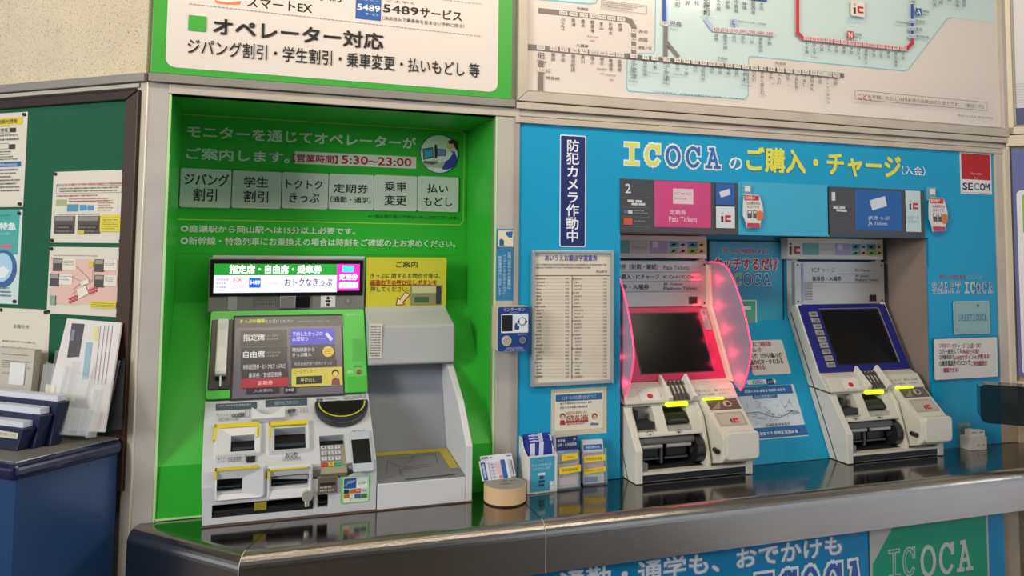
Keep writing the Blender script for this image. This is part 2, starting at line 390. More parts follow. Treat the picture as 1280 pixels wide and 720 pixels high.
# ------------------------------------------------------------------ overhead board
fr = FY(0); u0 = fr.uv(189.5, 92)[0]; u1, v0 = fr.uv(637, 127.2); v0 = zTOPL+.001
t = thing('overhead_sign', 'large white sign with a bright green border above the green alcove', 'sign', fr.p((u0+u1)/2, v0, 0))
bb = MB(); bb.box(fr, u0, v0, u1, 2.75, 0, .02, mat('#3fa83a', .4, noise=.03)); bb.build('board', t, bevel=.001)
f2 = fr.off(.0202); pr = Print(f2); BK = '#191615'
a0 = f2.uv(207, 70)[0]; a1, c0 = f2.uv(622, 115.5)
pr.uvpoly(rrect(a0, c0, a1, 2.74, .03), '#e0d7d0')
pr.rect(266, -6, 304, 6.5, '#f4efec', .006); pr.poly([(268, 0), (283, 3), (302, 1), (300, 6), (283, 6), (270, 4)], '#e8804a')
pr.text('スマートEX', 309, -4, 390, 17, BK, .02); pr.text('予約', 396, -15, 427, 3.5, BK, .015)
pr.rect(445, -8, 476, 26.5, '#1d5aa6'); pr.text('5489', 446.5, 4.5, 475, 15.5, '#f0eeee', .03); pr.text('サービス', 457, 16, 473, 20.5, '#f0eeee', .02)
pr.text('こよやく', 449, -1, 473, 2.5, '#f0eeee'); pr.text('5489', 479, 5, 523, 20, BK, .03); pr.text('サービス', 525, 9, 577, 27, BK, .02)
pr.text('ごよやく', 483, -1, 518, 6, BK); pr.text('（決済済みで乗車券を含まない予約に限る）', 478, 20, 580, 35.5, '#2a2625', .01)
def dashes(p, q, n, w=.0014):
    for k in range(n):
        A = [p[i]+(q[i]-p[i])*k/n for i in (0, 1)]; B = [p[i]+(q[i]-p[i])*(k+.6)/n for i in (0, 1)]
        pr.n -= pr.step; pr.line([A, B], w, '#5d5652')
    pr.up()
dashes((237, 5), (602, 45.7), 72); dashes((553, 0), (603, 5.5), 11)
pr.rect(236, 19, 257.5, 40, '#3fa83a')
pr.text('オペレーター対応', 267, 21.5, 479, 63, BK, .03)
pr.text('ジパング割引・学生割引・乗車変更・払いもどし 等', 235, 47.5, 599, 97.5, BK, .008)
pr.build(t, 'lettering')

# ------------------------------------------------------------------ fare map
fm = FY(0); iu0, iv0 = fm.uv(651.5, 117); iu1, iv1_ = fm.uv(1241.5, 156)
iv0 = (iv0+iv1_)/2; ou0 = .840; ou1 = fm.uv(1256, 160)[0]
t = thing('fare_map_board', 'wide glossy fare map in a pale aluminium frame above the blue wall', 'map', fm.p(2, zt1, 0))
def mitred(fr, u0, v0, u1, v1, w, n, m, top=2.8):
    bb = MB(); bb.ext(fr, [(u0, v0), (u1, v0), (u1-w, v0+w), (u0+w, v0+w)], 0, n, m); bb.build('frame_bar', t, bevel=.0025)
    bb = MB(); bb.ext(fr, [(u0, v0+.0015), (u0+w, v0+w+.0015), (u0+w, top), (u0, top)], 0, n, m); bb.build('frame_bar', t, bevel=.0025)
    bb = MB(); bb.ext(fr, [(u1, v0+.0015), (u1, top), (u1-w, top), (u1-w, v0+w+.0015)], 0, n, m); bb.build('frame_bar', t, bevel=.0025)
mitred(fm, ou0, zt1+.001, ou1, 0, .034, .026, ALU)
bb = MB(); fw = iv0-zt1; bb.box(fm, ou0+.03, zt1+.03, ou1-.03, iv0, 0, .014, ALUD); bb.build('inner_rail', t, bevel=.001)
bb = MB(); bb.box(fm, ou0+.028, iv0, ou1-.028, 2.8, 0, .008, mat('#e3d9d2', .2, coat=.5, bump=.05, bscale=3)); bb.build('sheet', t)
pr = Print(fm.off(.008)); GL = mat('#cfe3e2', .2, coat=.5, bump=.05, bscale=3); CY = '#7fc4d2'; GR = '#7d756e'; TX = '#3b3533'
def mpoly(pts, c): pr.poly(pts, c)
# pale blue area with its outline
area = [(820, -30), (818.5, 62), (817, 67), (784, 67), (783.3, 110), (786, 114), (930, 124), (935, 119), (935.5, 72), (939, 70.5), (1129, 88.5), (1135, 87), (1184, 23), (1190, 22), (1243, 29), (1243, -40)]
pr.poly(area, GL); pr.line(area[:-2], .004, CY)
pr.line([(670, -1), (738, 5), (744, 4), (752, -8)], .005, CY)
pr.poly([(655, -30), (670, -2), (738, 4), (752, -10), (752, -30)], GL)
def chain(p, q, n, vals, c=GR, w=.012, skip=0):
    pr.line([p, q], w, c)
def boxes(pts, vals, bg='#e6ddd6', fg='#3b3533', w=10, h=6):
    for (x, y), v in zip(pts, vals):
        n0 = pr.n; pr.rect(x-w/2, y-h/2, x+w/2, y+h/2, bg); pr.text(v, x-w/2+1, y-h/2+.9, x+w/2-1, y+h/2-.9, fg, .01); pr.n = n0
    pr.n += 3*pr.step
def names(L, cw=5, ch=5.6, c=TX, bold=.01):
    for s, x, y in L:
        n0 = pr.n; pr.text(s, x-cw/2, y, x+cw/2, y+ch*len(s)-.5, c, bold, vert=True); pr.n = n0
    pr.n += pr.step
pr.line([(676, 13.5), (782, 24.5), (788, 27), (792, 34), (792, 68)], .019, GR)
bx = [704, 716.5, 729.5, 741.5, 752.5, 764, 776]
boxes([(x, 16.3+(x-704)*.107) for x in bx], ['1930', '1920', '1750', '1740', '1550', '1550', '1540'])
names([('川之江', 703.5, 22), ('箕浦', 716.5, 23), ('豊浜', 728.5, 24), ('観音寺', 740.5, 25), ('本山', 751.5, 27), ('比地大', 763, 28), ('高瀬', 775, 29)])
boxes([(791, 39), (791, 49.5), (791, 60)], ['1540', '1360', '1330'])
pr.text('みの', 798, 37, 809.5, 42.5, TX, .01); pr.text('詫間', 798, 47, 809, 53, TX, .01); pr.text('津島ノ宮', 797, 57, 814, 63, TX, .01)
pr.text('予讃線', 720, 8.5, 735, 14, TX, .02); pr.text('土讃線', 720, 54.5, 735, 60, TX, .02); pr.text('徳島線', 682, 95, 699, 100.5, TX, .02)
pr.text('Kan-onji', 734, 44.5, 747, 48, TX); pr.text('HC', 737.5, 49.5, 743.5, 52.5, '#c94050', .02)
pr.line([(653.5, 58), (785, 70.5), (880, 80.5), (1052, 94.5)], .019, GR)
x2 = [675.5, 691.5, 704.5, 717, 729, 741, 752, 763, 774.5]
boxes([(x, 59.6+(x-675.5)*.094) for x in x2], ['1930', '1930', '1920', '1740', '1740', '1550', '1540', '1360', '1330'])
names([('佃', 675.5, 65)], 8.5, 9.5); names([('箸蔵', 691, 66), ('坪尻', 703.5, 67), ('讃岐財田', 716, 68), ('黒川', 728, 69), ('塩入', 740, 70), ('琴平', 752, 72), ('善通寺', 763, 73), ('金蔵寺', 774, 74)])
pr.text('Tsukuda', 670, 75.5, 683, 79, TX); pr.text('Kotohira', 746, 84.5, 758, 88, TX); pr.text('Zentsuji', 757, 92.5, 769, 96, TX); pr.text('HC', 750, 90.5, 755, 93.5, '#c94050', .02); pr.text('HC', 762, 98.5, 767, 101.5, '#c94050', .02)
pr.line([(675.8, 79), (675.3, 116)], .019, GR); boxes([(675.8, 87.5)], ['1930']); pr.text('辻', 682.5, 85.5, 688, 91.5, TX, .01)
# note box
pr.frame(750.5, .5, 808, 18, .0012, '#5b5350', .004); pr.greek(753, 2, 806, 15.5, 3, TX, seed=4)
# blue line and branch
pr.line([(829.5, -30), (829.8, 27)], .017, '#2f56a8'); pr.line([(831.3, 30), (831, 68)], .017, GR); pr.line([(831.5, 52), (846, 70)], .014, GR)
boxes([(829.5, 29.8)], ['590'], w=8.5); pr.text('児島', 836, 26, 851, 34.5, TX, .005); pr.text('Kojima', 837, 35.5, 847, 38.5, TX)
names([('の町', 846.5, -3), ('見', 858.5, 1), ('松', 870, 1)], 6.5, 6.6); names([('茶屋町', 882.5, -6)], 8.5, 9); pr.text('Chayamachi', 874, 20.5, 891, 24, TX)
names([('久々原', 897, -2), ('早島', 908.5, 1), ('備中箕島', 919, -5), ('妹尾', 929.5, 2), ('備前西市', 940.3, -3), ('大元', 950.5, 3)], 5.5, 5.6)
pr.line([(932, -4), (955, -.5)], .018, '#2f56a8')
pr.line([(882, 26), (890.5, 37.5)], .017, '#b4c0de'); pr.rect(912.5, 24, 919.5, 33.5, '#a9b8de'); pr.text('L', 914, 26, 917.5, 32, '#161b3a', .03)
pr.text('宇野みなと線（宇野線）', 921.5, 26, 956.5, 32, TX, .02); pr.text('Uno-port Line (Uno Line)', 921.5, 31.5, 957.5, 35, TX)
for i, (v, s) in enumerate((('420', '彦崎'), ('510', '備前片岡'), ('510', '迫川'), ('590', '常山'), ('590', '八浜'), ('680', '備前田井'), ('680', '宇野'))):
    x = 894+i*11; y = 37.5+i*.92; pr.rect(x-4.5, y-3, x+5.5, y+3.2, '#e6c9cf'); pr.text(v, x-3.5, y-2.5, x+4, y+2.4, TX, .012); names([(s, x, y+5)], 5, 5)
x3 = [790.5, 805, 817, 831.5, 845, 856, 867, 877.5, 888, 898, 909, 919.5, 930, 941, 951.5, 962.5, 973.5, 984, 994.5, 1004.5, 1014.5, 1024, 1033, 1043]
y3 = [71+(x-790.5)*.0935 for x in x3]
boxes(list(zip(x3, y3)), ['1140', '1140', '1140', '1130', '1140', '1150', '1330', '1330', '1360', '1360', '1540', '1550', '1550', '1560', '1740', '1740', '1750', '1750', '1750', '1920', '1920', '1930', '1930', '1930'], w=8.8)
names([('多度津', 790.5, 76.5)], 8, 8); names([('宇多津', 831, 79)], 8, 8); names([('高松', 930, 88)], 7.5, 8.6)
names([('讃岐塩屋', 804.5, 77), ('丸亀', 817, 78), ('坂出', 845, 80), ('八十場', 856, 81), ('鴨川', 867, 82), ('讃岐府中', 877, 83), ('国分', 887.5, 84), ('端岡', 898, 85), ('鬼無', 909, 86), ('香西', 919, 87)], 5, 4.9)
names([('昭和町', 940.5, 89), ('栗林公園北口', 950.5, 90), ('栗林', 961.5, 91), ('木太町', 972, 92), ('屋島', 983, 92), ('古高松南', 993.5, 93), ('八栗口', 1003.5, 95), ('讃岐牟礼', 1013, 95), ('志度', 1022.8, 96), ('オレンジタウン', 1032.5, 97), ('造田', 1042, 98)], 4.8, 4.9)
for s, x, y in (('Tadotsu', 784, 101), ('Marugame', 808, 90.5), ('Utazu', 826, 103.5), ('Sakaide', 839, 92), ('Takamatsu', 922.5, 106)): pr.text(s, x, y, x+len(s)*1.75, y+3.2, TX)
for x, y in ((962, 104), (982, 106), (951, 117.5)): pr.text('HC', x, y, x+4.5, y+3, '#c94050', .02)
pr.text('予讃線', 894, 71.5, 907, 76.5, TX, .02); pr.text('高徳線', 966, 77.5, 980, 82.5, TX, .02)
pr.text('［ICの定期券は、JR西日本の案内ではご利用いただけません］', 815, 114, 930, 126.5, '#3d5666', .005)
# red line
pr.line([(994.5, -30), (994.5, 42), (1001, 48.5), (1125, 62), (1131, 61), (1137.3, 55), (1137.3, 46)], .015, '#c8343f')
pr.line([(1137.3, 46), (1137.3, 8)], .013, '#3a55ad')
x4 = [1006+i*9.25 for i in range(14)]
boxes([(x, 48.8+(x-1006)*.108) for x in x4], ['330', '420', '420', '510', '590', '590', '680', '770', '770', '860', '990', '990', '990', '1170'], bg='#e9c8c8', fg='#8c2730', w=8, h=5.8)
names([(s, x4[i]-.3, 53.7+i*1.0) for i, s in enumerate(('大多羅', '西大寺', '大富', '邑久', '長船', '香登', '伊部', '西片上', '備前片上', '伊里', '日生', '寒河', '備前福河', '天和'))], 4.6, 5.0)
pr.text('Saidaiji', 1011, 71, 1020, 74.5, TX); pr.rect(1056, 39.5, 1064, 50, '#c8343f'); pr.text('N', 1057.5, 41, 1062.5, 48.3, '#efe6e2', .02)
pr.text('赤穂線', 1065, 42, 1074, 46.5, TX, .02); pr.text('Ako Line', 1065, 47, 1075, 50, TX)
pr.frame(1060, 1, 1078, 23, .001, '#cfc5bd', .008); pr.rect(1060.3, 1.3, 1077.7, 22.7, '#e9dfd8', .007)
def iclogo(p, x0, y0, x1, y1, red='#c3202f', dark='#3a2a26'):
    w, h = x1-x0, y1-y0
    p.rect(x0+w*.05, y0+h*.38, x0+w*.28, y1, dark); p.ell(x0+w*.17, y0+h*.16, w*.13, '#c9b8a0')
    p.rect(x0+w*.42, y0+h*.3, x1, y0+h*.55, red); p.rect(x0+w*.42, y0+h*.3, x0+w*.62, y1-h*.05, red, .001); p.rect(x0+w*.42, y0+h*.75, x1, y1-h*.02, red)
iclogo(pr, 1063, 5, 1076, 18.5); pr.text('利用可能エリア', 1056, 23.5, 1081.5, 29.5, '#4a9fc4', .005)
pr.rect(1141, 11, 1148.5, 21, '#2f56a8'); pr.text('A', 1142, 12.5, 1147.5, 20, '#e8e6ea', .02); pr.text('赤穂線', 1149, 13.5, 1157.5, 18, TX, .02); pr.text('Ako Line', 1149, 18.5, 1159, 21, TX)
for y, s in ((27.5, '西相生'), (37, '坂越'), (46.5, '播州赤穂')):
    pr.rect(1132, y-3, 1139.5, y+3, '#c9cfe6'); pr.greek(1133, y-2, 1139, y+2, 1, '#4a5796', seed=3); pr.text(s, 1141, y-2, 1141+4*len(s), y+3.5, TX, .01)
pr.text('（天和経由）', 1115, 27, 1130, 32, TX, .01); names([('相生', 1138, -4)], 6, 6)
names([('太刀洗', 1164, -4), ('竜野', 1172, -2), ('姫路', 1182.5, -6), ('御着', 1192.5, 1), ('東姫路', 1201, -4)], 5, 5)
# remark
pr.frame(1064.5, 113.5, 1230, 139.5, .0016, '#3a3432', .006)
pr.text('こども', 1069, 118, 1085.5, 126.5, '#b0343f', .015); pr.text('半額、ただし10円未満のは数は切り捨てです。（単位：円）', 1086, 119.5, 1225.5, 137, TX, .012)
pr.text('岡山 C1030 有効期間', 1193, 143.5, 1236, 150, '#6a615c', .01)
pr.build(t, 'map_print')
# ------------------------------------------------------------------ sign printed on the alcove back
fa = FY(.37)
t = thing('operator_sign', 'green remote operator sign with outlined box on the alcove back above the ticket machine', 'sign', (.25, .37, 1.52))
pr = Print(fa.off(.001)); YG = '#a8cf3c'; PW = mat('#cfd8cd', .4)
u0, v0 = fa.uv(215.5, 274); u1, v1 = fa.uv(580.5, 164)
bb = MB(); bb.box(fa, u0-.012, fa.uv(400, 318)[1], u1+.012, v1+.012, 0, .0012, GREEN); bb.build('backing_film', t)
A = rrect(u0, v0, u1, v1, .022); pr.uvline(A+[A[0]], .0032, YG)
pr.text('モニターを通じてオペレーターが', 234, 156, 520, 186.5, '#cfe0cf', .03)
pr.text('ご案内します。', 233, 184, 362, 204.5, '#cfe0cf', .03)
pr.rect(368.5, 189, 520, 211, '#d6d8d0'); pr.text('【営業時間】', 366, 192, 422, 205, '#a81a24', .03); pr.text('5:30~23:00', 427, 194, 514, 208.5, '#b0121e', .03)
pr.text('※一部お取り扱いできないきっぷがございます。', 460, 267.5, 573, 275, '#173d17', .01)
pr.text('◎庭瀬駅から岡山駅へは15分以上必要です。', 226, 281, 444, 293.5, '#c9dfc9', .02)
pr.text('◎新幹線・特急列車にお乗換えの場合は時刻をご確認の上お求めください。', 226, 295.5, 569, 309.5, '#c9dfc9', .02)
# round picture of an operator at her desk
pr.ell(549, 192.5, 24, '#1e4f8f'); pr.ell(549, 192.5, 23, '#dfe6dd')
pr.poly([(527, 203), (545, 200), (566, 205), (560, 211), (533, 209)], '#b8b8b0'); pr.poly([(530, 201), (548, 203), (541, 206), (528, 204)], '#5f5f5a')
pr.poly([(528, 186), (541, 184), (542, 197), (529, 200)], '#4a5668'); pr.poly([(530, 188), (540, 186), (540.5, 195.5), (530.5, 197.5)], '#3fa7c4')
pr.poly([(546, 186), (557, 187), (557, 195), (546, 195)], '#4a5668'); pr.poly([(547, 187.5), (556, 188), (556, 194), (547, 194)], '#7f8fd0')
pr.poly([(543, 181), (546, 181), (546, 198), (543, 198)], '#2a2a2e')
pr.ell(563, 182, 5, '#e5c1a4'); pr.poly([(560, 176), (567, 174.5), (572, 178), (571, 189), (568, 184), (566, 180), (561, 180)], '#3a2a22')
pr.poly([(561, 188), (568, 190), (571, 198), (569, 208), (560, 212), (552, 212), (556, 203), (559, 199)], '#3a3fa0'); pr.poly([(559, 190), (562, 188), (566, 192), (560, 200), (548, 204), (547, 201), (557, 197)], '#e8e8ea')
pr.build(t, 'lettering')
plates = [((226, 210), (288, 260.5), [('ジパング', 231, 216, 286, 233), ('割引', 242, 235, 271, 252)]),
 ((291, 213), (350.5, 261.5), [('学生', 305, 220.5, 335, 235), ('割引', 305, 238, 335, 253.5)]),
 ((353, 215), (409.5, 262), [('トクトク', 358, 224, 403, 237), ('きっぷ', 362, 240, 399, 254)]),
 ((411.5, 217), (466.5, 263), [('定期券', 417, 229.5, 460, 242), ('（通勤・通学）', 413, 245, 463, 254.5)]),
 ((468, 218.5), (520.5, 264.5), [('乗車', 480.5, 227, 508, 240), ('変更', 480.5, 243.5, 508, 257)]),
 ((522, 220), (572.5, 265.5), [('払い', 534, 229.5, 560, 241.5), ('もどし', 529.5, 246, 565, 258)])]
for a, b_, tx in plates:
    (p0, q0), (p1, q1) = fa.uv(*a), fa.uv(*b_)
    bb = MB(); bb.rbox(fa, p0, q0, p1, q1, .001, .007, .008, PW); o = bb.build('plate', t, bevel=.001)
    pp = Print(fa.off(.0072)); 
    for s, x0, y0, x1, y1 in tx: pp.text(s, x0, y0, x1, y1, '#1c2320', .012)
    pp.build(o, 'lettering')

# ------------------------------------------------------------------ green ticket machine
G = thing('reserved_seat_ticket_machine', 'large white ticket machine with a green screen surround and telephone handset in the green alcove', 'ticket machine', (.26, .1, .75))
def gp(bb, name, bevel=0, parent=None): return bb.build(name, parent or G, bevel=bevel)
XL, XM, XR = -.137, .372, .675
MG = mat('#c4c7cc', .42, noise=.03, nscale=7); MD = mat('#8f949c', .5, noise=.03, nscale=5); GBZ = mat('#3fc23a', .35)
prof_l = [(.36, 1.52), (.30, 1.52), (.30, 1.335), (.148, 1.06), (.13, 1.063), (-.075, .90), (-.09, .86), (-.09, .755), (.22, .755), (.36, .9)]
bb = MB(); bb.prof(XL, XM, prof_l, MG); body = gp(bb, 'body', .004)
ga, gb = FS((.13, 1.063), (-.075, .90)), FS((-.075, .90), (-.09, .86)); gv = FY(-.09)
# carve the pockets of the lower front
ct = MB()
def pock(fr, a, b_, d, c=ct): c.pbox(fr, a, b_, -d, .02, BLACK)
pk = [(ga, (289, 545), (318, 563), .03), (ga, (343, 536), (383, 560), .035), (gv, (270, 600), (302.5, 613.5), .03), (gv, (339, 598), (385, 606), .03),
      (gv, (397, 617), (410, 634), .03), (gv, (265, 632), (391.5, 636.5), .05), (ga, (399, 545), (434, 590), .03)]
for f_, a, b_, d in pk: ct.pbox(f_, a, b_, -d, .03, BLACK)
cut(body, ct)
for v_ in body.data.vertices:
    wz = v_.co.z+.75
    if v_.co.x+.26 < XL+.002 and wz < 1.06: v_.co.x += (1.06-wz)/.31*.016
for f_, a, b_, d in pk:
    bb = MB(); bb.pbox(f_, a, b_, -d-.002, -d+.002, BLACK); bb.build('slot_opening', G)
    (p0_, q0_), (p1_, q1_) = f_.uv(*a), f_.uv(*b_)
    bb = MB(); bb.box(f_, min(p0_, p1_)+.004, min(q0_, q1_)+(abs(q1_-q0_))*.25, max(p0_, p1_)-.004, min(q0_, q1_)+abs(q1_-q0_)*.38, -d, -d*.3, mat('#3a4550', .3, .3)); bb.build('slot_lip', G, bevel=.001)
def facepart(fr, a, b_, n0, n1, m, name, bevel=.001, r=0, parent=None):
    (p, q), (p2, q2) = fr.uv(*a), fr.uv(*b_); bb = MB()
    if r: bb.rbox(fr, min(p, p2), min(q, q2), max(p, p2), max(q, q2), n0, n1, r, m)
    else: bb.box(fr, p, q, p2, q2, n0, n1, m)
    return gp(bb, name, bevel, parent)
# display head
fd = FY(.28)
bb = MB(); bb.pbox(fd, (261.5, 322), (455, 388), -.018, 0, mat('#8d8d8a', .4, .3)); head = gp(bb, 'display_head', .003)
bb = MB(); bb.pbox(fd, (263.5, 324), (453, 369), .0, .004, BLACK); gp(bb, 'display_bezel', .001, head)
def EM(h, s=1.0): return mat(h, .5, emit=s)
pr = Print(fd.off(.0042))
pr.rect(268, 329.5, 421, 343.5, EM('#1f8a2c', .9)); pr.rect(267.5, 344, 421, 365, EM('#cfcbf5', 1.15)); pr.rect(421.5, 330, 449, 363, EM('#ee2aa8', 1.1))
pr.text('指定席・自由席・乗車券', 287, 331, 402, 342, EM('#f4fff0', 1.4), .03)
pr.greek(271, 347, 284, 361, 3, EM('#8a86c8', .7), seed=8); pr.text('EX', 292, 347, 303, 353, EM('#f08a50', 1), .03); pr.text('スマートEX', 290, 356, 305, 360, EM('#f08a50', 1))
pr.rect(311.5, 347, 325.5, 359.5, EM('#2a60d0', .9)); pr.text('5489', 312, 350.5, 325, 355.5, EM('#f0f4ff', 1), .02)
pr.rect(332, 347, 349, 360, EM('#f2dcea', 1.1)); pr.text('WEB', 335, 352, 346, 356, EM('#e87ab0', 1))
pr.text('おトクなきっぷ', 356, 348, 415, 357.5, EM('#4a464a', .35), .012)
pr.rect(428, 332, 442, 340, EM('#3fc0e8', 1)); pr.text('定期券', 424, 342.5, 447, 350, EM('#fff0fa', 1.3), .03); pr.rect(424, 352.5, 447, 360, EM('#fbe3f3', 1.3), .003); pr.text('通勤・通学', 426, 354, 445, 358.5, EM('#e0389a', .8), .02)
pr.build(head, 'lit_display')
bb = MB(); bb.pbox(fd, (350, 370), (369, 385), 0, .012, mat('#b9bab4', .15, .6)); gp(bb, 'lamp_cover', .002, head)
bb = MB(); bb.pbox(fd, (369, 370), (387, 384), 0, .008, BLACK); gp(bb, 'camera_window', .001, head)
pr = Print(fd.off(.0005)); pr.rect(401, 368.5, 419, 384, '#dddddd'); pr.ell(410, 372.5, 2, '#222222'); pr.rect(407, 375, 413, 378, '#222222'); pr.rect(408, 379, 412, 383, '#444444')
for i in range(11):
    for j in range(5): pr.n -= pr.step; pr.ell(317.5+i*2.7, 372.5+j*2.5, .7, '#3a3a3c', seg=6)
pr.ell(435, 376, 4, '#6f6f6d'); pr.ell(435, 376, 2.5, '#8d8d8a'); pr.rect(285, 369, 296, 387, '#9da2a8'); pr.build(head, 'speaker_holes')
# green bezel, screen
gs = FS((.282, 1.338), (.134, 1.066))
(u0, v0), (u1, v1) = gs.uv(257, 503), gs.uv(456, 387)
v0 = 0.001
bb = MB(); bb.rbox(gs, XL, v0, XM-.001, v1, -.005, .007, .010, GBZ); bz = gp(bb, 'screen_bezel', .002)
gs2 = gs.off(.0072)
facepart(gs2, (292, 395), (431, 494), -.001, .002, BLK2, 'screen_frame', .0008, parent=bz)
pr = Print(gs2, .0022); E1 = lambda h, s=.55: mat(h, .25, emit=s*.45)
def R(x0, y0, x1, y1, c, r=.002): pr.rect(x0, y0, x1, y1, c, r)
R(294, 397, 429, 409, E1('#2e3232', .3)); R(294, 410, 429, 492, E1('#5f5a68', .35))
pr.text('きっぷの種類', 300, 399.5, 331, 403.8, E1('#c9c92a', .8), .02); pr.text('をお選びください', 331.5, 400, 366, 403.8, E1('#b5b8b0', .5)); pr.greek(372, 400.5, 420, 403.5, 1, E1('#82858a', .4), seed=5)
R(301, 414, 358.5, 432, E1('#262a2c', .25)); pr.text('指定席', 304, 418.5, 331, 426, E1('#d0d4d8', .8), .015); pr.greek(334, 418, 351, 426, 2, E1('#82858a', .4), seed=6)
R(301.5, 435, 359, 453, E1('#262a2c', .25)); pr.text('自由席', 304, 439.5, 331, 447, E1('#d0d4d8', .8), .015); pr.greek(334, 439, 351, 447, 2, E1('#82858a', .4), seed=7)
R(363, 412, 418, 430.5, E1('#2a2ab4', .7)); pr.text('予約したきっぷの', 365.5, 415.5, 403, 420, E1('#c9d0f0', .8), .01); pr.text('お受取り', 365.5, 422, 385, 426.5, E1('#c9d0f0', .8), .01); pr.poly([(406, 418), (409, 416), (416, 424), (413, 427)], E1('#b8c0d8', .6)); pr.text('→→→', 398, 423, 407, 425, E1('#8f98e0', .6))
R(363, 432, 419, 449, E1('#262a2c', .25)); pr.text('時刻検索から', 365.5, 435.5, 393, 439.8, E1('#c8ccd0', .7), .01); pr.text('きっぷ購入', 365.5, 442, 389, 446, E1('#c8ccd0', .7), .01); pr.ell(410, 440, 7, E1('#c8a52a', .7)); pr.greek(405, 436.5, 415, 443.5, 3, E1('#5a4a10', .2), seed=9)
R(301.5, 455, 359.5, 463, E1('#2c2c30', .25)); pr.text('新幹線回数券・おトクなきっぷなど', 304, 456.5, 357, 461, E1('#c4c4c8', .6), .01)
R(364, 452, 421, 460.5, E1('#2c2c30', .25)); pr.text('指定券券売機で発売のきっぷ', 368, 453.8, 415, 456.3, E1('#a4a4a8', .5))
R(302, 465.5, 360, 473, E1('#2c2c30', .25)); pr.text('乗車券／普通回数券', 311, 467, 352, 471.5, E1('#c4c4c8', .6), .01)
R(302, 474.5, 360.5, 483.5, E1('#9a2636', .5)); pr.text('定期券', 322, 477, 341, 481.5, E1('#e8b8b8', .7), .01)
R(364.5, 461.5, 428, 482, E1('#b9b04a', .55)); pr.text('コールセンター', 367, 463, 394, 467, E1('#4a4415', .15), .01); R(370, 471.5, 402.5, 480, E1('#1d2320', .2)); pr.text('呼び出し', 376, 473.5, 394, 478, E1('#b8b88a', .6), .01)
pr.ell(419, 467, 4.5, E1('#3a2418', .2)); pr.ell(419, 468, 3.2, E1('#d8a880', .5)); pr.poly([(414, 482), (415, 475), (419, 472.5), (424, 475), (425, 482)], E1('#7a3a4a', .4)); pr.poly([(410, 474), (414, 476), (413, 479)], E1('#d8a880', .5))
R(308, 486.5, 349, 491.5, E1('#26262a', .2)); pr.text('入会案内', 317, 487.5, 340, 490.5, E1('#9a9aa0', .5)); R(355, 485, 370, 491.5, E1('#1c1c1e', .2)); pr.text('日本語', 357, 486.5, 367, 490, E1('#c0c0c0', .6))
pr.build(bz, 'screen_display')
pr = Print(gs2, .0004)
for i in range(6):
    for j in range(11): pr.n -= pr.step; pr.ell(441.5+i*2.1, 424.5+j*2.6, .65, '#1d6a1a', seg=6)
pr.rect(434, 471, 459, 489.5, '#2fb42a', .002); pr.text('呼出', 442, 456.5, 452, 459.5, '#1d6a1a'); pr.text('お客様呼出', 433, 463, 441, 467, '#dff5da'); pr.text('係員をお呼びください', 433, 392, 452, 394.5, '#dff5da')
pr.build(bz, 'speaker_grille')
u, v = gs2.uv(448.5, 465); bb = MB(); bb.cyl(gs2.p(u, v, 0), gs2.p(u, v, .006), .0075, mat('#8f1320', .3)); gp(bb, 'call_button', .001, bz)
# telephone handset and cradle
facepart(gs2, (265, 400), (287.5, 487), -.001, .004, BLACK, 'handset_cradle', .002, r=.006, parent=bz)
bb = MB(); (u0, v0), (u1, v1) = gs2.uv(268.5, 472), gs2.uv(286, 402.5)
side = [(v0, .006), (v0, .030), (v0+.012, .036), (v0+.04, .030), ((v0+v1)/2, .027), (v1-.04, .030), (v1-.012, .036), (v1, .030), (v1, .006), (v1-.035, .006), (v1-.045, .014), (v0+.045, .014), (v0+.035, .006)]
HS = mat('#efefec', .35)
bb.prism([gs2.p(u0, a, n) for a, n in side], [gs2.p(u1, a, n) for a, n in side], HS); hs = gp(bb, 'handset', .004)
bb = MB(); p0 = gs2.p((u0+u1)/2, v0+.004, .018); p1 = gs2.p((u0+u1)/2+.001, v0-.034, .012); bb.cyl(p0, p1, .003, HS, 10); gp(bb, 'handset_cord', 0, hs)
bb = MB()
# label strips under the screen
gl = ga.off(.0005); pr = Print(gl)
pr.rect(270, 505, 321, 507.5, '#4b5560'); pr.rect(270, 508.5, 321, 511, '#4b5560'); pr.greek(272, 505.6, 318, 507.2, 1, '#aab0b8', seed=3)
pr.rect(332, 500.5, 384, 506.5, '#46525e'); pr.text('係員呼出をご利用ください', 343, 502, 374, 505, '#aab0b8')
pr.text('硬貨', 395, 498.5, 404, 503, '#4a4a4c', .02); pr.greek(406, 498, 426, 502, 2, '#6a6a6c', seed=5)
for i, s in enumerate(('500', '100', '50', '10')): pr.ell(432.5+i*7, 497.3-i*.7, 3.2, '#5b5b5d'); pr.ell(432.5+i*7, 497.3-i*.7, 2.7, '#c2c5ca'); pr.text(s, 430.6+i*7, 496-i*.7, 434.4+i*7, 498.6-i*.7, '#4a4a4c')
pr.text('クレジットカード', 270, 517, 289, 521.5, '#4f5358'); pr.text('ICOCA定期券', 290, 517, 305.5, 522, '#3e4247', .02); pr.frame(306.5, 514, 312, 522, .001, '#4f5358', .001)
pr.text('CREDIT CARD / IC CARD', 272, 523, 298, 526, '#6a6e74')
pr.text('紙幣', 359.5, 512, 370, 517, '#3e4247', .02); [pr.frame(371.5+i*4.5, 511, 375.5+i*4.5, 516, .0007, '#4f5358', .0005) for i in range(3)]; pr.text('BILLS', 362, 517.5, 372, 520, '#6a6e74')
pr.text('きっぷ・領収書発券', 272, 573, 301, 578, '#3e4247', .01); pr.frame(302, 571, 306.5, 578.5, .0008, '#4f5358', .0005); pr.rect(308, 571.5, 319, 578.5, '#0c0d10')
